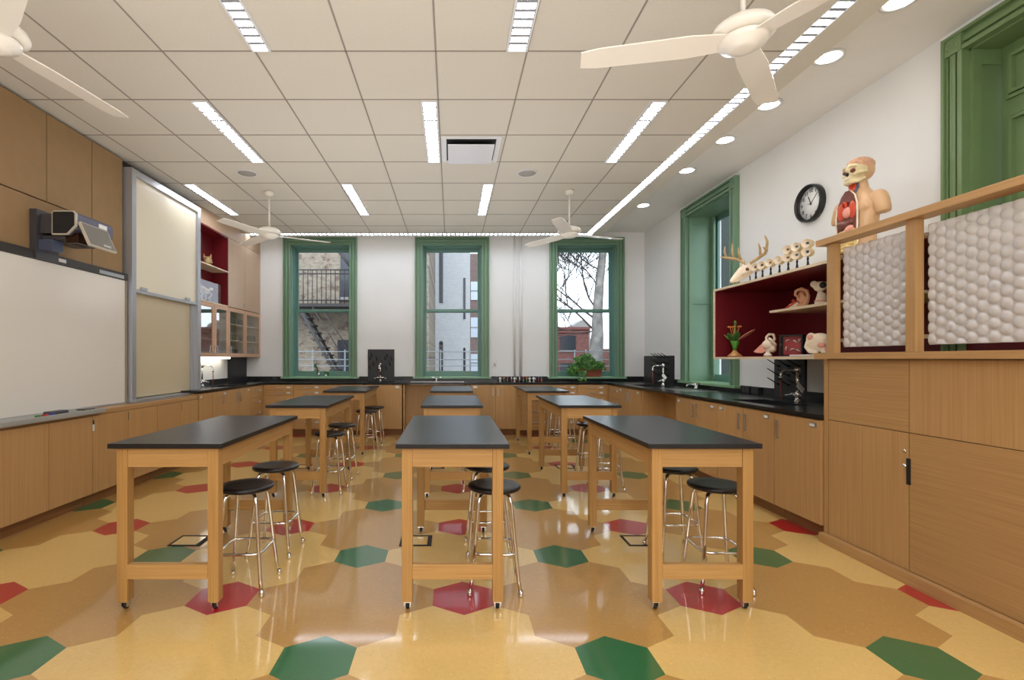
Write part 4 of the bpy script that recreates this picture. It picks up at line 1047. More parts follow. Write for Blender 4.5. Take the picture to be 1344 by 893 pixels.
# --- torso model (facing -X); local: face toward -y, x right
def torso():
    t = thing('anatomical_torso', 'life-size anatomical torso model with skull face and exposed organs', 'anatomical model', (3.25, 3.95, ZTOP), -PI/2+.10)
    b = MB()
    def ring_loft(rings):
        prev = None
        for (cx, cy, z, rx, ry) in rings:
            cur = [b.bm.verts.new((cx+rx*math.cos(2*PI*k/28), cy+ry*math.sin(2*PI*k/28), z)) for k in range(28)]
            if prev:
                for k in range(28): b.bm.faces.new((prev[k], prev[(k+1) % 28], cur[(k+1) % 28], cur[k]))
            else: b.bm.faces.new(cur)
            prev = cur
        b.bm.faces.new(prev)
    ring_loft([(0, 0, 0, .145, .10), (0, 0, .06, .15, .105), (0, 0, .14, .130, .095), (0, .0, .21, .125, .092), (0, .0, .30, .142, .104), (0, .005, .38, .155, .108), (0, .01, .45, .150, .098), (0, .015, .50, .115, .078), (0, .02, .54, .07, .06), (0, .02, .575, .052, .053), (0, .01, .65, .05, .055), (0, .0, .70, .045, .05)])
    for s_ in (-1, 1):
        b.ell((s_*.155, .015, .445), (.06, .062, .062)); 
        b.tube([(s_*.13, .015, .455), (s_*.175, .012, .42), (s_*.195, .01, .36), (s_*.198, .01, .335)], [.055, .056, .05, .046], 18)
        b.ell((s_*.075, -.045, .40), (.07, .05, .055))
    b.ell((0, .035, .755), (.072, .088, .085))
    o = b.build('body', 'skin', t); voxel(o, .007, 5)
    # skull front
    s = MB()
    s.ell((0, -.005, .755), (.070, .095, .078))
    s.ell((0, -.055, .69), (.050, .042, .045)).ell((0, -.085, .655), (.034, .024, .026))
    s.tube([(.055, .0, .68), (.05, -.045, .655), (.02, -.095, .65), (-.02, -.095, .65), (-.05, -.045, .655), (-.055, .0, .68)], .016, 10)
    for q in (-1, 1):
        s.tube([(q*.066, .01, .725), (q*.07, -.03, .718), (q*.055, -.075, .712)], .010, 8)
        s.tube([(q*.055, -.078, .765), (q*.035, -.094, .775), (q*.012, -.094, .77)], .010, 8)
        s.ell((q*.042, -.078, .705), (.02, .018, .016))
    s.tube([(0, -.088, .765), (0, -.108, .735)], [.011, .009], 8)
    k = s.build('skull', 'bone', t); voxel(k, .005, 3)
    for q in (-1, 1): MB().ell((q*.034, -.084, .738), (.018, .017, .016)).build('eye_socket', 'liver', t)
    MB().ell((0, -.098, .715), (.010, .012, .016)).build('nose_cavity', 'rubber', t)
    br = MB(); br.ell((0, .02, .797), (.078, .102, .062), u=32, v=18); br.build('brain', 'brain', t)
    m = MB()
    for i in range(9): m.box(-.024+.006*i-.0025, -.024+.006*i+.0025, -.112, -.104, .673, .69)
    m.build('teeth', 'bonew', t)
    MB().tube([(-.016, -.035, .66), (-.018, -.045, .60), (-.01, -.05, .55), (0, -.055, .50)], [.02, .02, .018, .016], 10).tube([(.012, -.035, .65), (.014, -.045, .58), (.008, -.06, .50)], .014, 10).build('neck_muscle', 'organ', t)
    m = MB()
    for q in (-1, 1): m.tube([(q*.03, -.035, .64), (q*.035, -.042, .57), (q*.02, -.06, .51), (q*.01, -.08, .45)], .009, 8)
    m.build('vessels', 'vein', t)
    # open chest rim and organs
    rim = [(0.012, -.078, .535), (.05, -.082, .50), (.085, -.098, .43), (.095, -.104, .35), (.088, -.10, .25), (.085, -.096, .15), (.06, -.108, .05), (0, -.116, .02), (-.06, -.108, .05), (-.085, -.096, .15), (-.088, -.10, .25), (-.095, -.104, .35), (-.085, -.098, .43), (-.05, -.082, .50), (-.012, -.078, .535), (.012, -.078, .535)]
    MB().tube(rim, .007, 8).build('chest_rim', 'bonew', t)
    MB().prism([(p[0]*.97, p[2]) for p in rim[:-1]], -.105, -.085, 'y').build('cavity', 'liver', t)
    for q in (-1, 1): MB().ell((q*.048, -.088, .39), (.040, .032, .075)).build('lung', 'organ', t)
    MB().ell((.012, -.108, .375), (.035, .028, .042), rot=Matrix.Rotation(.5, 3, 'Y').to_4x4()).build('heart', 'pink', t)
    MB().tube([(.01, -.115, .41), (.005, -.118, .45), (-.02, -.11, .455), (-.03, -.10, .42)], .010, 8).build('aorta', 'organ', t)
    MB().ell((-.022, -.108, .292), (.062, .028, .032), rot=Matrix.Rotation(.2, 3, 'Y').to_4x4()).ell((.03, -.106, .30), (.035, .02, .018)).build('liver', 'liver', t)
    MB().ell((.03, -.112, .25), (.04, .024, .026), rot=Matrix.Rotation(-.5, 3, 'Y').to_4x4()).build('stomach', 'pink', t)
    m = MB()
    for i in range(6):
        z = .215-.022*i; w = .062-.003*abs(i-2)
        m.tube([(-w, -.100, z), (-w*.4, -.122, z-.006), (w*.3, -.124, z+.004), (w, -.100, z-.004)], .0135, 8)
    m.build('intestine', 'gut', t)
    m = MB(); m.tube([(-.072, -.098, .10), (-.076, -.10, .17), (-.066, -.104, .235), (0, -.122, .232), (.066, -.104, .24), (.076, -.10, .17), (.072, -.10, .09), (.03, -.115, .05)], .015, 8)
    m.build('colon', 'gut', t)
    def zm(z): return z*1.09 if z < .54 else (.5886+(z-.54)*(.0714/.12) if z < .66 else z)
    for ch in kids(t):
        if ch.name.split('.')[0] in ('skull', 'brain', 'teeth', 'eye_socket', 'nose_cavity'): continue
        for v in ch.data.vertices: v.co.z = zm(v.co.z)
torso()

# --- models on stands
def disc_model(y, dbl, label, f=0):
    t = thing('eye_model', label, 'anatomical model', (2.915, y, ZTOP), -PI/2+.50, 'round cutaway models on black stands')
    MB().lathe([(0, 0), (.020, 0), (.020, .004), (.012, .010), (.009, .03), (.006, .055), (.009, .07), (.004, .085), (0, .085)], seg=16).build('stand', 'rubber', t)
    zs = [.124] if not dbl else [.122, .192]
    for z in zs:
        r = .036
        b = MB().lathe([(r, -.028), (r+.001, .0), (r, .028), (r-.006, .033), (0, .033)], (0, 0, z), 'y', 24, cap=False)
        c = b.build('shell', 'bone', t)
        MB().lathe([(r-.0005, -.029), (r-.008, -.026), (r-.012, -.016), (0, -.014)], (0, 0, z), 'y', 24, cap=False).build('inner_wall', 'bonew', c)
        MB().ell((.006, -.018, z+.002), (.012, .008, .009)).build('core', plain('core%d%d' % (f, int(z*1000)), [(30, 60, 66), (20, 24, 30), (150, 110, 60), (200, 190, 170), (120, 90, 60), (50, 90, 100), (20, 60, 60)][f], .3), c)
EY = [(4.736, 0), (4.635, 0), (4.516, 0), (4.395, 0), (4.281, 1), (4.172, 1), (4.046, 1)]
nm = ['first beside the deer skull', 'second from the deer skull', 'third from the deer skull', 'fourth, in the middle of the row', 'fifth, first of the stacked double ones', 'sixth, middle of the stacked double ones', 'seventh and tallest, nearest the oak rail']
for i, (y, d) in enumerate(EY): disc_model(y, d, 'cream round cutaway model on a black stand, ' + nm[i], i)

# --- deer skull, facing roughly -y/-x
t = thing('deer_skull', 'pale deer skull with brown antlers on the display box top', 'skull', (3.02, 5.08, ZTOP), -PI/2+.35); t.scale = (1.22, 1.22, 1.22)
b = MB(); b.ell((0, .02, .13), (.045, .06, .045)).tube([(0, -.02, .13), (0, -.08, .085), (0, -.14, .04), (0, -.165, .018)], [.042, .034, .022, .012], 14)
for q in (-1, 1): b.tube([(q*.038, -.0, .12), (q*.045, -.045, .105), (q*.03, -.08, .09)], .009, 8).tube([(q*.022, .0, .16), (q*.032, .01, .185)], .012, 8)
b.tube([(.02, .02, .09), (.018, -.05, .06), (.01, -.12, .025)], .010, 8)
o = b.build('cranium', 'bonew', t); voxel(o, .006, 3)
for q in (-1, 1):
    MB().ell((q*.042, -.03, .128), (.008, .018, .016)).build('eye_socket', 'liver', t)
    a = MB()
    a.tube([(q*.03, .01, .18), (q*.06, .05, .215), (q*.13, .06, .25), (q*.185, .0, .27), (q*.20, -.05, .275)], [.014, .014, .013, .011, .005], 10)
    a.tube([(q*.09, .057, .233), (q*.10, .04, .30), (q*.095, .03, .34)], [.010, .009, .004], 8)
    a.tube([(q*.15, .045, .258), (q*.165, .04, .33), (q*.15, .03, .39)], [.011, .009, .004], 8)
    a.tube([(q*.185, .0, .268), (q*.20, -.005, .33), (q*.19, -.01, .37)], [.010, .008, .004], 8)
    a.build('antler', 'antler', t)
MB().tube([(0, .06, 0), (0, .05, .08), (0, .04, .10)], .004, 6).tube([(-.03, .07, .002), (.03, .07, .002)], .004, 6).build('stand', 'rubber', t)

# --- flower model
t = thing('flower_model', 'large cutaway flower model with green bulb and pink petal', 'botanical model', (3.0, 5.235, ZB), -PI/2+.6)
MB().lathe([(0, 0), (.07, 0), (.068, .012), (.04, .035), (.022, .055), (.018, .07), (0, .07)], seg=24).build('base', plain('turned_wood', (196, 140, 80), .4), t)
MB().lathe([(0, .07), (.016, .07), (.022, .10), (.036, .14), (.044, .165), (.040, .17), (0, .165)], seg=20).build('calyx', plain('leaf_green', (84, 160, 60), .4), t)
def petal(name, mat, p0, p1, w, thick=.008, parent=None, cup=.0):
    m = MB(); P0, P1 = Vector(p0), Vector(p1); d = P1-P0; L = d.length; q = d.to_track_quat('X', 'Z').to_matrix().to_4x4()
    m.ell((0, 0, 0), (L/2, w, thick)); 
    return m.build(name, mat, parent, xf=Matrix.Translation((P0+P1)/2) @ q)
petal('leaf_sepal', 'leafl', (-.03, 0, .16), (-.10, -.03, .235), .028, parent=t); petal('leaf_sepal', 'leaf', (-.01, -.03, .16), (-.03, -.075, .25), .04, parent=t)
petal('leaf_sepal', 'leaf', (.02, -.035, .16), (.06, -.06, .26), .038, parent=t)
petal('petal', 'pink', (.03, 0, .17), (.20, -.0, .28), .05, parent=t)
MB().tube([(0, 0, .16), (0, 0, .26), (.004, 0, .34)], [.016, .012, .008], 10).ell((.004, 0, .35), (.014, .014, .012)).ell((.004, 0, .37), (.012, .012, .01)).build('pistil', plain('pistil_green', (84, 150, 70), .4), t)
for k in range(5):
    a = k*2*PI/5; m = MB().tube([(0, 0, .17), (.03*math.cos(a), .03*math.sin(a), .25), (.045*math.cos(a), .045*math.sin(a), .31)], .003, 6)
    m.ell((.05*math.cos(a), .05*math.sin(a), .315), (.022, .012, .009), rot=Matrix.Rotation(a, 3, 'Z').to_4x4()); m.build('stamen', 'orange', t)
# --- temporal bone / inner ear like bone model
t = thing('bone_model', 'cream bone model with loops and a flared plate on the lower shelf', 'anatomical model', (3.0, 4.69, ZB), -PI/2+.6)
b = MB(); b.lathe([(0, 0), (.035, 0), (.035, .02), (.018, .035), (.02, .08), (0, .08)], seg=16).ell((.0, 0, .11), (.05, .04, .045))
b.tube([(.03, 0, .12), (.06, 0, .16), (.05, 0, .205), (.01, 0, .21), (-.015, 0, .18), (-.01, 0, .14)], .012, 10)
b.tube([(.02, -.02, .17), (.05, -.04, .15), (.075, -.02, .11), (.06, 0, .08)], .013, 10).ell((.045, 0, .07), (.03, .03, .035))
o = b.build('bone', 'bonew', t); voxel(o, .005, 3)
b = MB().prism([(-.02, .15), (-.10, .07), (-.125, .045), (-.10, .035), (-.05, .03), (.0, .06), (-.005, .12)], -.008, .012, 'y').build('flared_plate', 'pink', t); b['label'] = 'pinkish flared plate'
# --- framed display case
t = thing('display_case', 'black framed glass case with red backing and small specimens', 'display case', (3.03, 4.395, ZB), -PI/2+.62)
MB().box(-.09, .09, -.04, .04, 0, .012).box(-.09, .09, -.04, .04, .178, .19).box(-.09, -.078, -.04, .04, .012, .178).box(.078, .09, -.04, .04, .012, .178).box(-.078, .078, .03, .04, .012, .178).build('frame', 'rubber', t)
MB().box(-.077, .077, .018, .029, .013, .177).build('backing', plain('case_red', (186, 44, 50), .5, var=.2, nscale=30), t)
MB().box(-.0775, .0775, -.034, -.031, .0125, .1775).build('pane', 'acase', t)
for k, (x, z, a) in enumerate(((-.04, .14, .5), (.02, .13, -.6), (.055, .14, .9), (-.05, .07, 1.4), (0, .06, .2), (.04, .05, -.4))):
    MB().tube([(x-.02*math.cos(a), .005, z-.02*math.sin(a)), (x, -.005, z+.006), (x+.02*math.cos(a), .005, z+.02*math.sin(a))], [.004, .007, .003], 8).build('specimen', 'bonew', t)
# --- skull section on white board
tag(MB().box(2.87, 3.05, 3.84, 4.20, ZB, ZB+.012, bev=.001).build('white_board', 'label'), 'thin white board lying under the skull section model', 'board')
t = thing('skull_section', 'cream half-skull section model with pink sinus opening', 'anatomical model', (2.99, 4.03, ZB+.013), -PI/2+.7)
b = MB(); b.ell((.01, 0, .10), (.085, .05, .075)).ell((-.05, 0, .12), (.035, .035, .06)).tube([(-.07, 0, .10), (-.085, 0, .06), (-.06, -.0, .03), (0, 0, .02)], [.02, .016, .02, .025], 10).ell((.05, .0, .04), (.045, .035, .04))
o = b.build('bone', 'bonew', t); voxel(o, .006, 3)
MB().ell((.03, -.042, .075), (.03, .016, .022)).build('sinus', 'pink', t)
MB().ell((-.05, -.03, .14), (.02, .012, .024)).build('sinus', 'pink', t)
MB().ell((.075, -.02, .04), (.03, .03, .025)).build('sinus', 'pink', t)
# --- ear model
t = thing('ear_model', 'oversized flesh-coloured ear model on the short upper shelf', 'anatomical model', (3.13, 4.46, ZS2), -PI/2+.6)
b = MB()
pts = [(.01, 0, .03), (.05, -.01, .02), (.075, -.02, .06), (.085, -.03, .11), (.075, -.03, .155), (.035, -.03, .18), (-.01, -.025, .165), (-.02, -.02, .13), (.0, -.018, .11)]
b.tube(pts, [.022, .022, .018, .016, .016, .016, .014, .012, .010], 12)
b.tube([(.055, -.015, .05), (.055, -.02, .10), (.035, -.02, .14), (.01, -.02, .14)], [.012, .012, .011, .008], 10)
b.ell((.035, .012, .10), (.052, .018, .08)).ell((.0, 0, .09), (.018, .02, .022)).ell((.02, 0, .03), (.035, .025, .03))
o = b.build('ear', plain('ear_skin', (218, 158, 118), .4, var=.03), t); voxel(o, .005, 4)
MB().prism([(-.10, .0), (-.07, .05), (-.03, .07), (.0, .06), (.0, .0)], -.01, .02, 'y').build('inner_section', 'bonew', t)
MB().tube([(-.10, -.012, .015), (-.06, -.014, .04), (-.01, -.014, .075)], .008, 8).tube([(-.045, -.014, .07), (-.03, -.014, .09)], .012, 8).build('canal', 'organ', t)
# --- larynx/joint model
t = thing('joint_model', 'cream bone joint model at the right end of the upper shelf', 'anatomical model', (3.12, 4.17, ZS2), -PI/2+.6)
b = MB(); b.lathe([(0, 0), (.045, 0), (.05, .03), (.036, .08), (.03, .11), (0, .11)], seg=20).ell((-.01, 0, .165), (.05, .04, .045)).ell((-.055, 0, .19), (.028, .028, .03)).ell((.05, 0, .175), (.03, .03, .03))
o = b.build('bone', 'bonew', t); voxel(o, .006, 4)
MB().ell((.02, -.03, .17), (.026, .02, .026)).build('joint_cavity', 'w_blk', t)
MB().lathe([(.0, .035), (.052, .035), (.053, .045), (0, .045)], seg=20).build('muscle_band', 'pink', t)
# --- left shelf skull + case
t = thing('animal_skull', 'tan animal skull on the red recess shelf', 'skull', (-3.68, 7.48, 2.7635), PI/2+.3)
b = MB(); b.ell((.03, 0, .10), (.07, .06, .06)).tube([(0, 0, .09), (-.07, 0, .06), (-.13, 0, .035)], [.055, .04, .025], 12).ell((.07, 0, .05), (.04, .04, .05))
for q in (-1, 1): b.tube([(.0, q*.04, .13), (.0, q*.05, .19)], [.02, .006], 8).tube([(.05, q*.05, .08), (0, q*.07, .06), (-.05, q*.045, .05)], .010, 8)
b.tube([(.06, 0, .02), (-.1, 0, .012)], .016, 8)
o = b.build('bone', 'antler', t); voxel(o, .007, 3)
t = thing('specimen_case', 'clear acrylic case on the red recess floor holding a skeleton', 'display case', (-3.69, 7.42, 2.2205))
m = MB(); W2, L2, Hh = .09, .33, .30
m.box(-W2, -W2+.004, -L2, L2, 0, Hh).box(W2-.004, W2, -L2, L2, 0, Hh).box(-W2, W2, -L2, -L2+.004, 0, Hh).box(-W2, W2, L2-.004, L2, 0, Hh).box(-W2, W2, -L2, L2, Hh-.004, Hh)
m.build('cover', 'acase', t); MB().box(-W2+.005, W2-.005, -L2+.005, L2-.005, 0, .01).build('base', 'rubber', t)
t = thing('small_skeleton', 'small mounted cat-like skeleton standing inside the clear acrylic case', 'skeleton', (-3.69, 7.42, 2.2315))
MB().tube([(0, -.22, .10), (0, -.20, .17), (0, -.12, .21), (0, 0, .205), (0, .1, .185), (0, .16, .20)], .010, 8).build('spine', 'bonew', t)
MB().ell((0, .20, .21), (.022, .04, .026)).build('skull', 'bonew', t)
m = MB()
for k in range(7):
    y = -.06+k*.024; m.tube([(0, y, .20), (.03, y-.005, .17), (.02, y-.005, .13), (0, y, .12), (-.02, y-.005, .13), (-.03, y-.005, .17), (0, y, .20)], .0035, 6)
m.build('ribs', 'bonew', t)
for (y, s_) in ((-.15, -1), (-.15, 1), (.09, -1), (.09, 1)):
    MB().tube([(s_*.015, y, .18), (s_*.025, y+.05*s_+.03, .11), (s_*.025, y-.02, .06), (s_*.025, y+.02+.03*s_, .003)], .006, 6).build('leg', 'bonew', t)
MB().cyl((0, .06, 0), (0, .06, .19), .004, seg=8).build('support_rod', 'steel', t)

# ------------------------------------------------------------------ items on the back counter
cols = {'red': (190, 40, 40), 'green': (50, 120, 60), 'orange': (226, 120, 50), 'blue': (90, 120, 190), 'white': (225, 225, 220)}
CM = {k: plain('paint_'+k, v, .4) for k, v in cols.items()}
seq = ['w', ('green', 'orange'), ('blue', 'red'), ('red', 'white'), 'w', ('orange', 'white'), ('blue', 'red'), ('green', 'orange'), 'w', 'w', ('red', 'blue'), ('orange', 'green')]
px = [656.5, 661, 665.7, 670.8, 675.5, 680.8, 685.5, 690.6, 695.3, 701, 705.6, 710.2]
ordw = ['first', 'second', 'third', 'fourth', 'fifth', 'sixth', 'seventh', 'eighth', 'ninth', 'tenth', 'eleventh', 'twelfth']
for i, s_ in enumerate(seq):
    x = (px[i]-592)*.014; y = 9.12+.02*(i % 2)
    if s_ == 'w':
        t = thing('figurine', 'small white figurine on the rear counter, %s from left in the row' % ordw[i], 'figurine', (x, y, CT1), random.uniform(-.3, .3), 'row of small painted objects on the rear counter')
        MB().lathe([(0, 0), (.022, 0), (.02, .008), (.009, .014), (.008, .03), (0, .03)], seg=12).build('foot', 'label', t)
        MB().box(-.022, .022, -.012, .012, -.022, .022, bev=.004, rot=Matrix.Rotation(PI/4, 4, 'Y')).build('body', 'label', t).location = (0, 0, .058)
    else:
        t = thing('painted_mug', 'black mug with %s and %s stripes, %s from left in the rear counter row' % (s_[0], s_[1], ordw[i]), 'mug', (x, y, CT1), random.uniform(-.3, .3), 'row of small painted objects on the rear counter')
        MB().lathe([(0, 0), (.027, 0), (.03, .004), (.03, .095), (.027, .095), (.026, .006), (0, .006)], seg=16).build('cup', 'rubber', t)
        m = MB().box(.004, .020, -.0325, -.026, .004, .048); m.build('stripe', CM[s_[0]], t)
        m = MB().box(.004, .020, -.0325, -.026, .048, .09); m.build('stripe', CM[s_[1]], t)
        MB().tube([(-.028, -.005, .075), (-.044, -.01, .07), (-.046, -.01, .035), (-.028, -.005, .025)], .004, 6).build('handle', 'label', t)
# ivy planter
t = thing('potted_ivy', 'bushy green ivy in a brown rectangular planter on the right rear sill', 'plant', (2.60, YB+.03, ZS))
m = MB(); m.prism([(-.2, 0), (.2, 0), (.22, .13), (-.22, .13)], -.07, .07, 'y').box(-.23, .23, -.08, .08, .12, .145, bev=.004)
m.build('planter', 'terra', t)
m = MB(); bm = m.bm
def leaf(bm, c, sz, nrm, roll):
    q = Vector(nrm).normalized().to_track_quat('Z', 'Y').to_matrix(); R_ = q @ Matrix.Rotation(roll, 3, 'Z')
    sh = [(0, -.5), (.35, -.55), (.55, -.15), (.35, .1), (.3, .4), (0, .75), (-.3, .4), (-.35, .1), (-.55, -.15), (-.35, -.55)]
    f = bm.faces.new([bm.verts.new(Vector(c) + R_ @ Vector((a*sz, b_*sz, .12*sz*abs(a)))) for a, b_ in sh]); return f
for i in range(560):
    a = random.uniform(0, 2*PI); rr = random.random()**.5
    cx = -.06 + math.cos(a)*rr*.36; cz = .19 + math.sin(a)*rr*.19; cy = random.uniform(-.11, .06)
    if cz < .12 and abs(cx-.06) < .18 and cx > -.08: cz += .1
    if cx > .12: cz = min(cz, .27)
    if cx < -.3: cz -= .05
    leaf(bm, (cx, cy, cz), random.uniform(.028, .05), (random.uniform(-.7, .7), -1, random.uniform(-.2, 1)), random.uniform(0, 6))
for i in range(70):
    leaf(bm, (-.16+random.uniform(-.07, .07), -.10+random.uniform(-.02, .02), .1-random.uniform(0, .16)), .036, (random.uniform(-.5, .5), -1, .3), random.uniform(0, 6))
for i in range(45):
    leaf(bm, (random.gauss(-.07, .05), random.uniform(-.05, .05), .36+random.gauss(0, .025)), .042, (random.uniform(-.5, .5), -1, .6), random.uniform(0, 6))
fo = m.build('foliage', ['leaf', 'leafl'], t); 
for i, p in enumerate(fo.data.polygons): p.material_index = 1 if random.random() < .28 else 0
m = MB()
for i in range(16):
    a = random.uniform(-1, 1); m.tube([(random.uniform(-.12, .12), 0, .13), (a*.16, -.03, .24), (a*.3-.05, -.05, .2+random.uniform(-.05, .15))], .003, 5)
m.build('stems', 'leaf', t)
# vases
def sprig(x, label, jarh, r, h, lean, n, name):
    t = thing(name, label, 'vase', (x, YB+.06, ZS))
    MB().lathe([(0, 0), (r, 0), (r*1.05, jarh*.5), (r*.6, jarh*.8), (r*.7, jarh), (r*.6, jarh), (r*.5, jarh*.8), (r*.95, jarh*.5), (r*.9, .004), (0, .004)], seg=18).build('jar', 'clear', t)
    m = MB(); m.tube([(0, 0, .01), (lean*.2, 0, h*.5), (lean, 0, h)], .003, 6)
    for k in range(n):
        f = .4+.6*k/n; leaf(m.bm, (lean*f+random.uniform(-.04, .04), random.uniform(-.02, .02), h*f+random.uniform(-.01, .02)), random.uniform(.025, .04), (random.uniform(-.5, .5), -1, .5), random.uniform(0, 6))
    m.build('sprig', 'leaf', t)
sprig(-2.50, 'clear glass jar with a tall leafy sprig on the first window sill', .11, .04, .24, -.07, 12, 'glass_vase')
sprig(-2.36, 'small clear glass with low green leaves on the first window sill', .06, .03, .09, .01, 14, 'glass_vase')

# ------------------------------------------------------------------ outside
def dwin(m, x0, x1, z0, z1, y): m.box(x0, x1, y-.03, y+.05, z0, z1)
t = thing('brick_building', 'old tan brick building right outside the first window', 'building', (-4.5, 14.2, -3))
MB().box(-9, -.62, 14.0, 19.5, -3, 12).build('wall', 'brickA', t, world=True)
for (x0, x1, z0, z1) in ((-3.12, -2.55, 3.1, 4.35), (-3.2, -2.5, .3, 1.9), (-6.5, -5.5, 3.1, 4.6)):
    w_ = MB().box(x0, x1, 13.96, 14.01, z0, z1).build('window', 'dkwin', t, world=True)
    MB().box(x0-.06, x1+.06, 13.90, 13.99, z0-.1, z0).build('sill', 'stone', w_, world=True)
t = thing('fire_escape', 'dark iron fire escape with railing and stair outside the first window', 'fire escape', (-3.6, 13.4, 2.6))
X = lambda p, Y: (p-592)*Y/650
Z = lambda p, Y: H+(471-p)*Y/650
YE_ = 13.3
MB().box(-5.2, -2.2, 13.0, 13.98, Z(404, YE_), Z(400, YE_)).build('platform', 'metal_dk', t, world=True)
m = MB()
for k in range(26): m.tube([(-5.2+.12*k, 13.0, Z(400, YE_)), (-5.2+.12*k, 13.0, Z(357, YE_))], .012, 6)
for z in (357, 362, 396): m.tube([(-5.2, 13.0, Z(z, YE_)), (-2.2, 13.0, Z(z, YE_))], .018, 6)
m.build('railing', 'metal_dk', t, world=True)
m = MB()
for yo in (12.75, 13.25):
    m.tube([(X(398, 13), yo, Z(408, 13)), (X(441, 13), yo, Z(486, 13)), (X(470, 13), yo, Z(540, 13))], .045, 6)
for k in range(12):
    f = k/8; xx = X(398, 13)+(X(441, 13)-X(398, 13))*f; zz = Z(408, 13)+(Z(486, 13)-Z(408, 13))*f
    m.box(xx-.11, xx+.11, 12.75, 13.25, zz-.02, zz+.02)
m.build('stair', 'metal_dk', t, world=True)
m = MB().tube([(X(414, 13), 12.7, Z(405, 13)), (X(452, 13), 12.7, Z(466, 13)), (X(470, 13), 12.7, Z(495, 13))], .014, 6).tube([(X(428, 13), 12.7, Z(410, 13)), (X(462, 13), 12.7, Z(460, 13))], .012, 6)
m.tube([(X(445, 13), 13.0, Z(330, 13)), (X(462, 13), 13.0, Z(352, 13))], .05, 6)
m.build('handrail', 'metal_dk', t, world=True)
t = thing('white_building', 'tall white painted brick building seen through the middle window', 'building', (0, 22, -3))
MB().box(X(563, 20), X(617, 20), 20, 26, -3, 14).build('wall', 'brickW', t, world=True)
m = MB()
for (a, c, y0_, y1_) in ((576.5, 581.5, 300, 398), (608, 611, 365, 419), (576.5, 581.5, 450, 487), (608, 611, 458, 487)):
    o = MB().box(X(a, 20), X(c, 20), 19.97, 20.02, Z(y1_, 20), Z(y0_, 20)); 
    if y0_ > 440: o.lathe([(0, 0), ((X(c, 20)-X(a, 20))/2, 0), ((X(c, 20)-X(a, 20))/2, .05), (0, .05)], ((X(a, 20)+X(c, 20))/2, 19.97, Z(y0_, 20)), 'y', 16)
    o.build('slot_window', 'dkwin', t, world=True)
t = thing('brown_building', 'distant brown brick building with stacked windows right of the white one', 'building', (2, 32, -3))
MB().box(X(612, 30), X(650, 30), 30, 36, -3, Z(333, 30)).build('wall', 'brickB', t, world=True)
for (y0_, y1_) in ((370, 394), (417, 443), (465, 488)):
    w_ = MB().box(X(618, 30), X(629, 30), 29.95, 30.02, Z(y1_, 30), Z(y0_, 30)).build('window', plain('pale_sash', (190, 200, 214), .2), t, world=True)
    MB().box(X(618, 30), X(629, 30), 29.92, 29.99, Z((y0_+y1_)/2+.6, 30), Z((y0_+y1_)/2-.6, 30)).build('meeting_rail', 'stone', w_, world=True)
t = thing('brick_house', 'low red brick house with flat cornice behind the tree', 'building', (6, 27, -3))
MB().box(X(715, 25), X(773, 25), 25, 31, -3, Z(432, 25)).box(X(773, 25), X(840, 25), 26, 31, -3, Z(458, 26)).build('wall', 'brickR', t, world=True)
MB().box(X(714, 25), X(774, 25), 24.9, 25.05, Z(433, 25), Z(429.5, 25)).box(X(714, 25), X(774, 25), 24.93, 25.0, Z(437, 25), Z(434.5, 25)).build('cornice', plain('cornice_brown', (130, 80, 76), .8), t, world=True)
for (a, c, y0_, y1_) in ((735, 755, 441, 460), (735, 755, 477, 495), (800, 812, 464, 480)):
    w_ = MB().box(X(a, 25), X(c, 25), 24.9, 25.02, Z(y1_, 25), Z(y0_, 25)).build('window', 'dkwin', t, world=True)
    MB().box(X(a-1, 25), X(c+1, 25), 24.88, 25.0, Z(y1_+1.2, 25), Z(y1_, 25)).build('sill', 'stone', w_, world=True)
t = thing('dark_backdrop', 'added dark backdrop block that darkens the view through the right wall window', 'building', (11.5, 14, -3))  # block added outside so the right window's glass looks dark
MB().box(10.8, 14, 4, 24, -3, 12).build('wall', plain('backdrop_surface', (62, 70, 66), .9, var=.1), t, world=True)
for y in (8, 12, 16, 20):
    for z in (.5, 4): MB().box(10.76, 10.82, y, y+1.2, z, z+2).build('window', 'dkwin', t, world=True)
tag(MB().prism([(X(753, 34), -3), (X(753, 34), Z(427, 34)), (X(764, 34), Z(420, 34)), (X(775, 34), Z(427, 34)), (X(775, 34), -3)], 34, 36, 'y').build('gable_roof', 'stone'), 'grey gable roof peeking above the red brick house', 'roof')
def tree(base, Y, label, main, seedv, depth=5, w0=.21, lean=None):
    random.seed(seedv)
    t = thing('bare_tree', label, 'tree', base)
    m = MB(); m.tube([p for p, r in main], [r for p, r in main], 12); tr = m.build('trunk', 'bark', t, world=True)
    br = MB()
    def grow(p, d, L, r, dep):
        pts = [p]; q = p.copy(); dd = d.copy()
        for k in range(4):
            dd = (dd + Vector((random.uniform(-.22, .22), random.uniform(-.2, .2), random.uniform(-.1, .2)))).normalized()
            q = q + dd*L/4; pts.append(q.copy())
        br.tube(pts, [max(r*(1-.12*k), .0055) for k in range(5)], 4, caps=False)
        if dep > 0:
            for k in range(4):
                s_ = random.choice((1, 2, 3, 4)); nd = (dd + Vector((random.uniform(-.9, .9), random.uniform(-.6, .6), random.uniform(-.3, .85)))).normalized()
                grow(pts[s_], nd, L*random.uniform(.6, .8), r*.52, dep-1)
    for (p, d, L, r) in lean: grow(Vector(p), Vector(d).normalized(), L, r*.6, depth)
    br.build('branches', 'twig', t, world=True)
YT = 13.0
P = lambda x, y, Y=YT: (X(x, Y), Y, Z(y, Y))
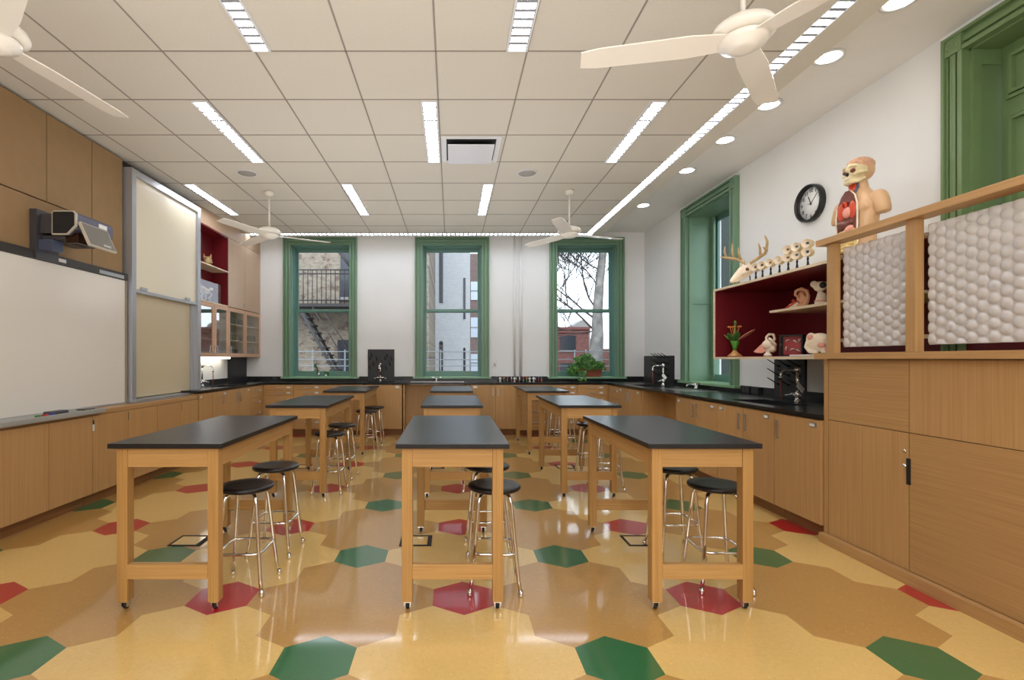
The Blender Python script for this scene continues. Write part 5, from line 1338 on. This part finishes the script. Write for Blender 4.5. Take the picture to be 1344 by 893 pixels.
tree((X(782, YT), YT, -3), YT, 'bare plane tree with thick pale trunk outside the ivy window',
     [((X(780, YT), YT, -3), .26), (P(781, 474), .21), (P(784, 440), .16), (P(784, 413), .135), (P(787, 370), .115), (P(791, 335), .10), (P(796, 290), .09), (P(800, 240), .07)], 3, 4,
     lean=[(P(779, 433), (-.75, 0, .9), 1.5, .05), (P(783, 420), (-.95, -.1, .7), 1.6, .05), (P(784, 408), (-.5, .1, 1), 1.6, .045), (P(778, 435), (-1, 0, -.15), 1.2, .03),
           (P(787, 380), (-.7, -.2, .8), 1.3, .04), (P(789, 355), (-.8, .2, .5), 1.2, .035), (P(745, 400), (-.1, 0, 1), 1.2, .03), (P(790, 345), (.5, 0, .8), 1.0, .035), (P(735, 380), (.5, 0, 1), 1.0, .025)])
tree((9, 8.2, -3), 8, 'bare tree outside the right wall window', [((9.5, 9, -3), .3), ((9.4, 9, 1), .24), ((9.3, 9.1, 4), .18)], 11, 3,
     lean=[((9.4, 9, 1.0), (-.2, 1, .9), 2.2, .09), ((9.4, 9, 1.5), (-.1, -.9, .9), 2.2, .09), ((9.3, 9.1, 3), (0, .3, 1), 2.0, .08), ((9.4, 9, .5), (0, -1, .2), 2.0, .07)])
random.seed(5)
t = thing('window_railing', 'pale metal railing just outside the back windows', 'railing', (0, 10.5, 1.0))
m = MB()
for z in (1.52, 1.35, 1.215): m.tube([(-4, 10.5, z), (4.2, 10.5, z)], .012, 6)
m.build('rails', 'rail', t, world=True)
for x in (-2.93, -2.25, -2.13, .40, 2.62, 2.86, -.22): MB().tube([(x, 10.5, -.1), (x, 10.5, 1.56)], .016, 6).build('post', 'rail', t, world=True)
tag(MB().box(-4.2, 4.4, 10.3, 10.7, -.3, -.1).build('window_ledge', 'stone'), 'stone ledge outside below the back windows', 'ledge')
o = MB().poly([(-60, -30, -3), (60, -30, -3), (60, 90, -3), (-60, 90, -3)]).build('ground', 'ground'); o['kind'] = 'structure'

# ------------------------------------------------------------------ added fill lights, sun
def area(name, loc, rot, sx, sy, e, c=(1, 1, 1)):
    l = bpy.data.lights.new(name, 'AREA'); l.shape = 'RECTANGLE'; l.size = sx; l.size_y = sy; l.energy = e; l.color = c
    o = bpy.data.objects.new(name, l); COL.objects.link(o); o.location = loc; o.rotation_euler = rot
for i, (y, e) in enumerate(((-.2, 25), (2.4, 26), (5.0, 27), (7.4, 22))):
    area('ceiling_fill', (-.5, y, 1.75), (PI, 0, 0), 4.6, 1.6, e, (.93, .96, 1.0))  # upward fill added to brighten the ceiling, not fixtures of the room
sl = bpy.data.lights.new('sun', 'SUN'); sl.energy = 1.2; sl.angle = math.radians(30); sl.color = (1, .97, .92)
so_ = bpy.data.objects.new('sun', sl); COL.objects.link(so_); so_.rotation_euler = (math.radians(55), 0, math.radians(-12))
area('front_fill', (0, -1.7, 2.3), (math.radians(78), 0, 0), 5.0, 1.8, 125, (1, .98, .95))
# ------------------------------------------------------------------ world, camera
w = bpy.data.worlds.new('World'); bpy.context.scene.world = w; w.use_nodes = True
bg = w.node_tree.nodes['Background']; bg.inputs['Color'].default_value = (.80, .90, 1.0, 1); bg.inputs['Strength'].default_value = 3.4
cam = bpy.data.cameras.new('camera'); co = bpy.data.objects.new('camera', cam); COL.objects.link(co)
co.location = (0, 0, H); co.rotation_euler = (PI/2, 0, 0)
cam.sensor_width = 36; cam.lens = 36*650/1344; cam.shift_x = 80/1344; cam.shift_y = 24.5/1344; cam.clip_start = .05; cam.clip_end = 300
sc = bpy.context.scene; sc.camera = co; sc.cycles.transparent_max_bounces = 24
sc.view_settings.view_transform = 'Standard'; sc.view_settings.look = 'None'; sc.view_settings.exposure = 0.0
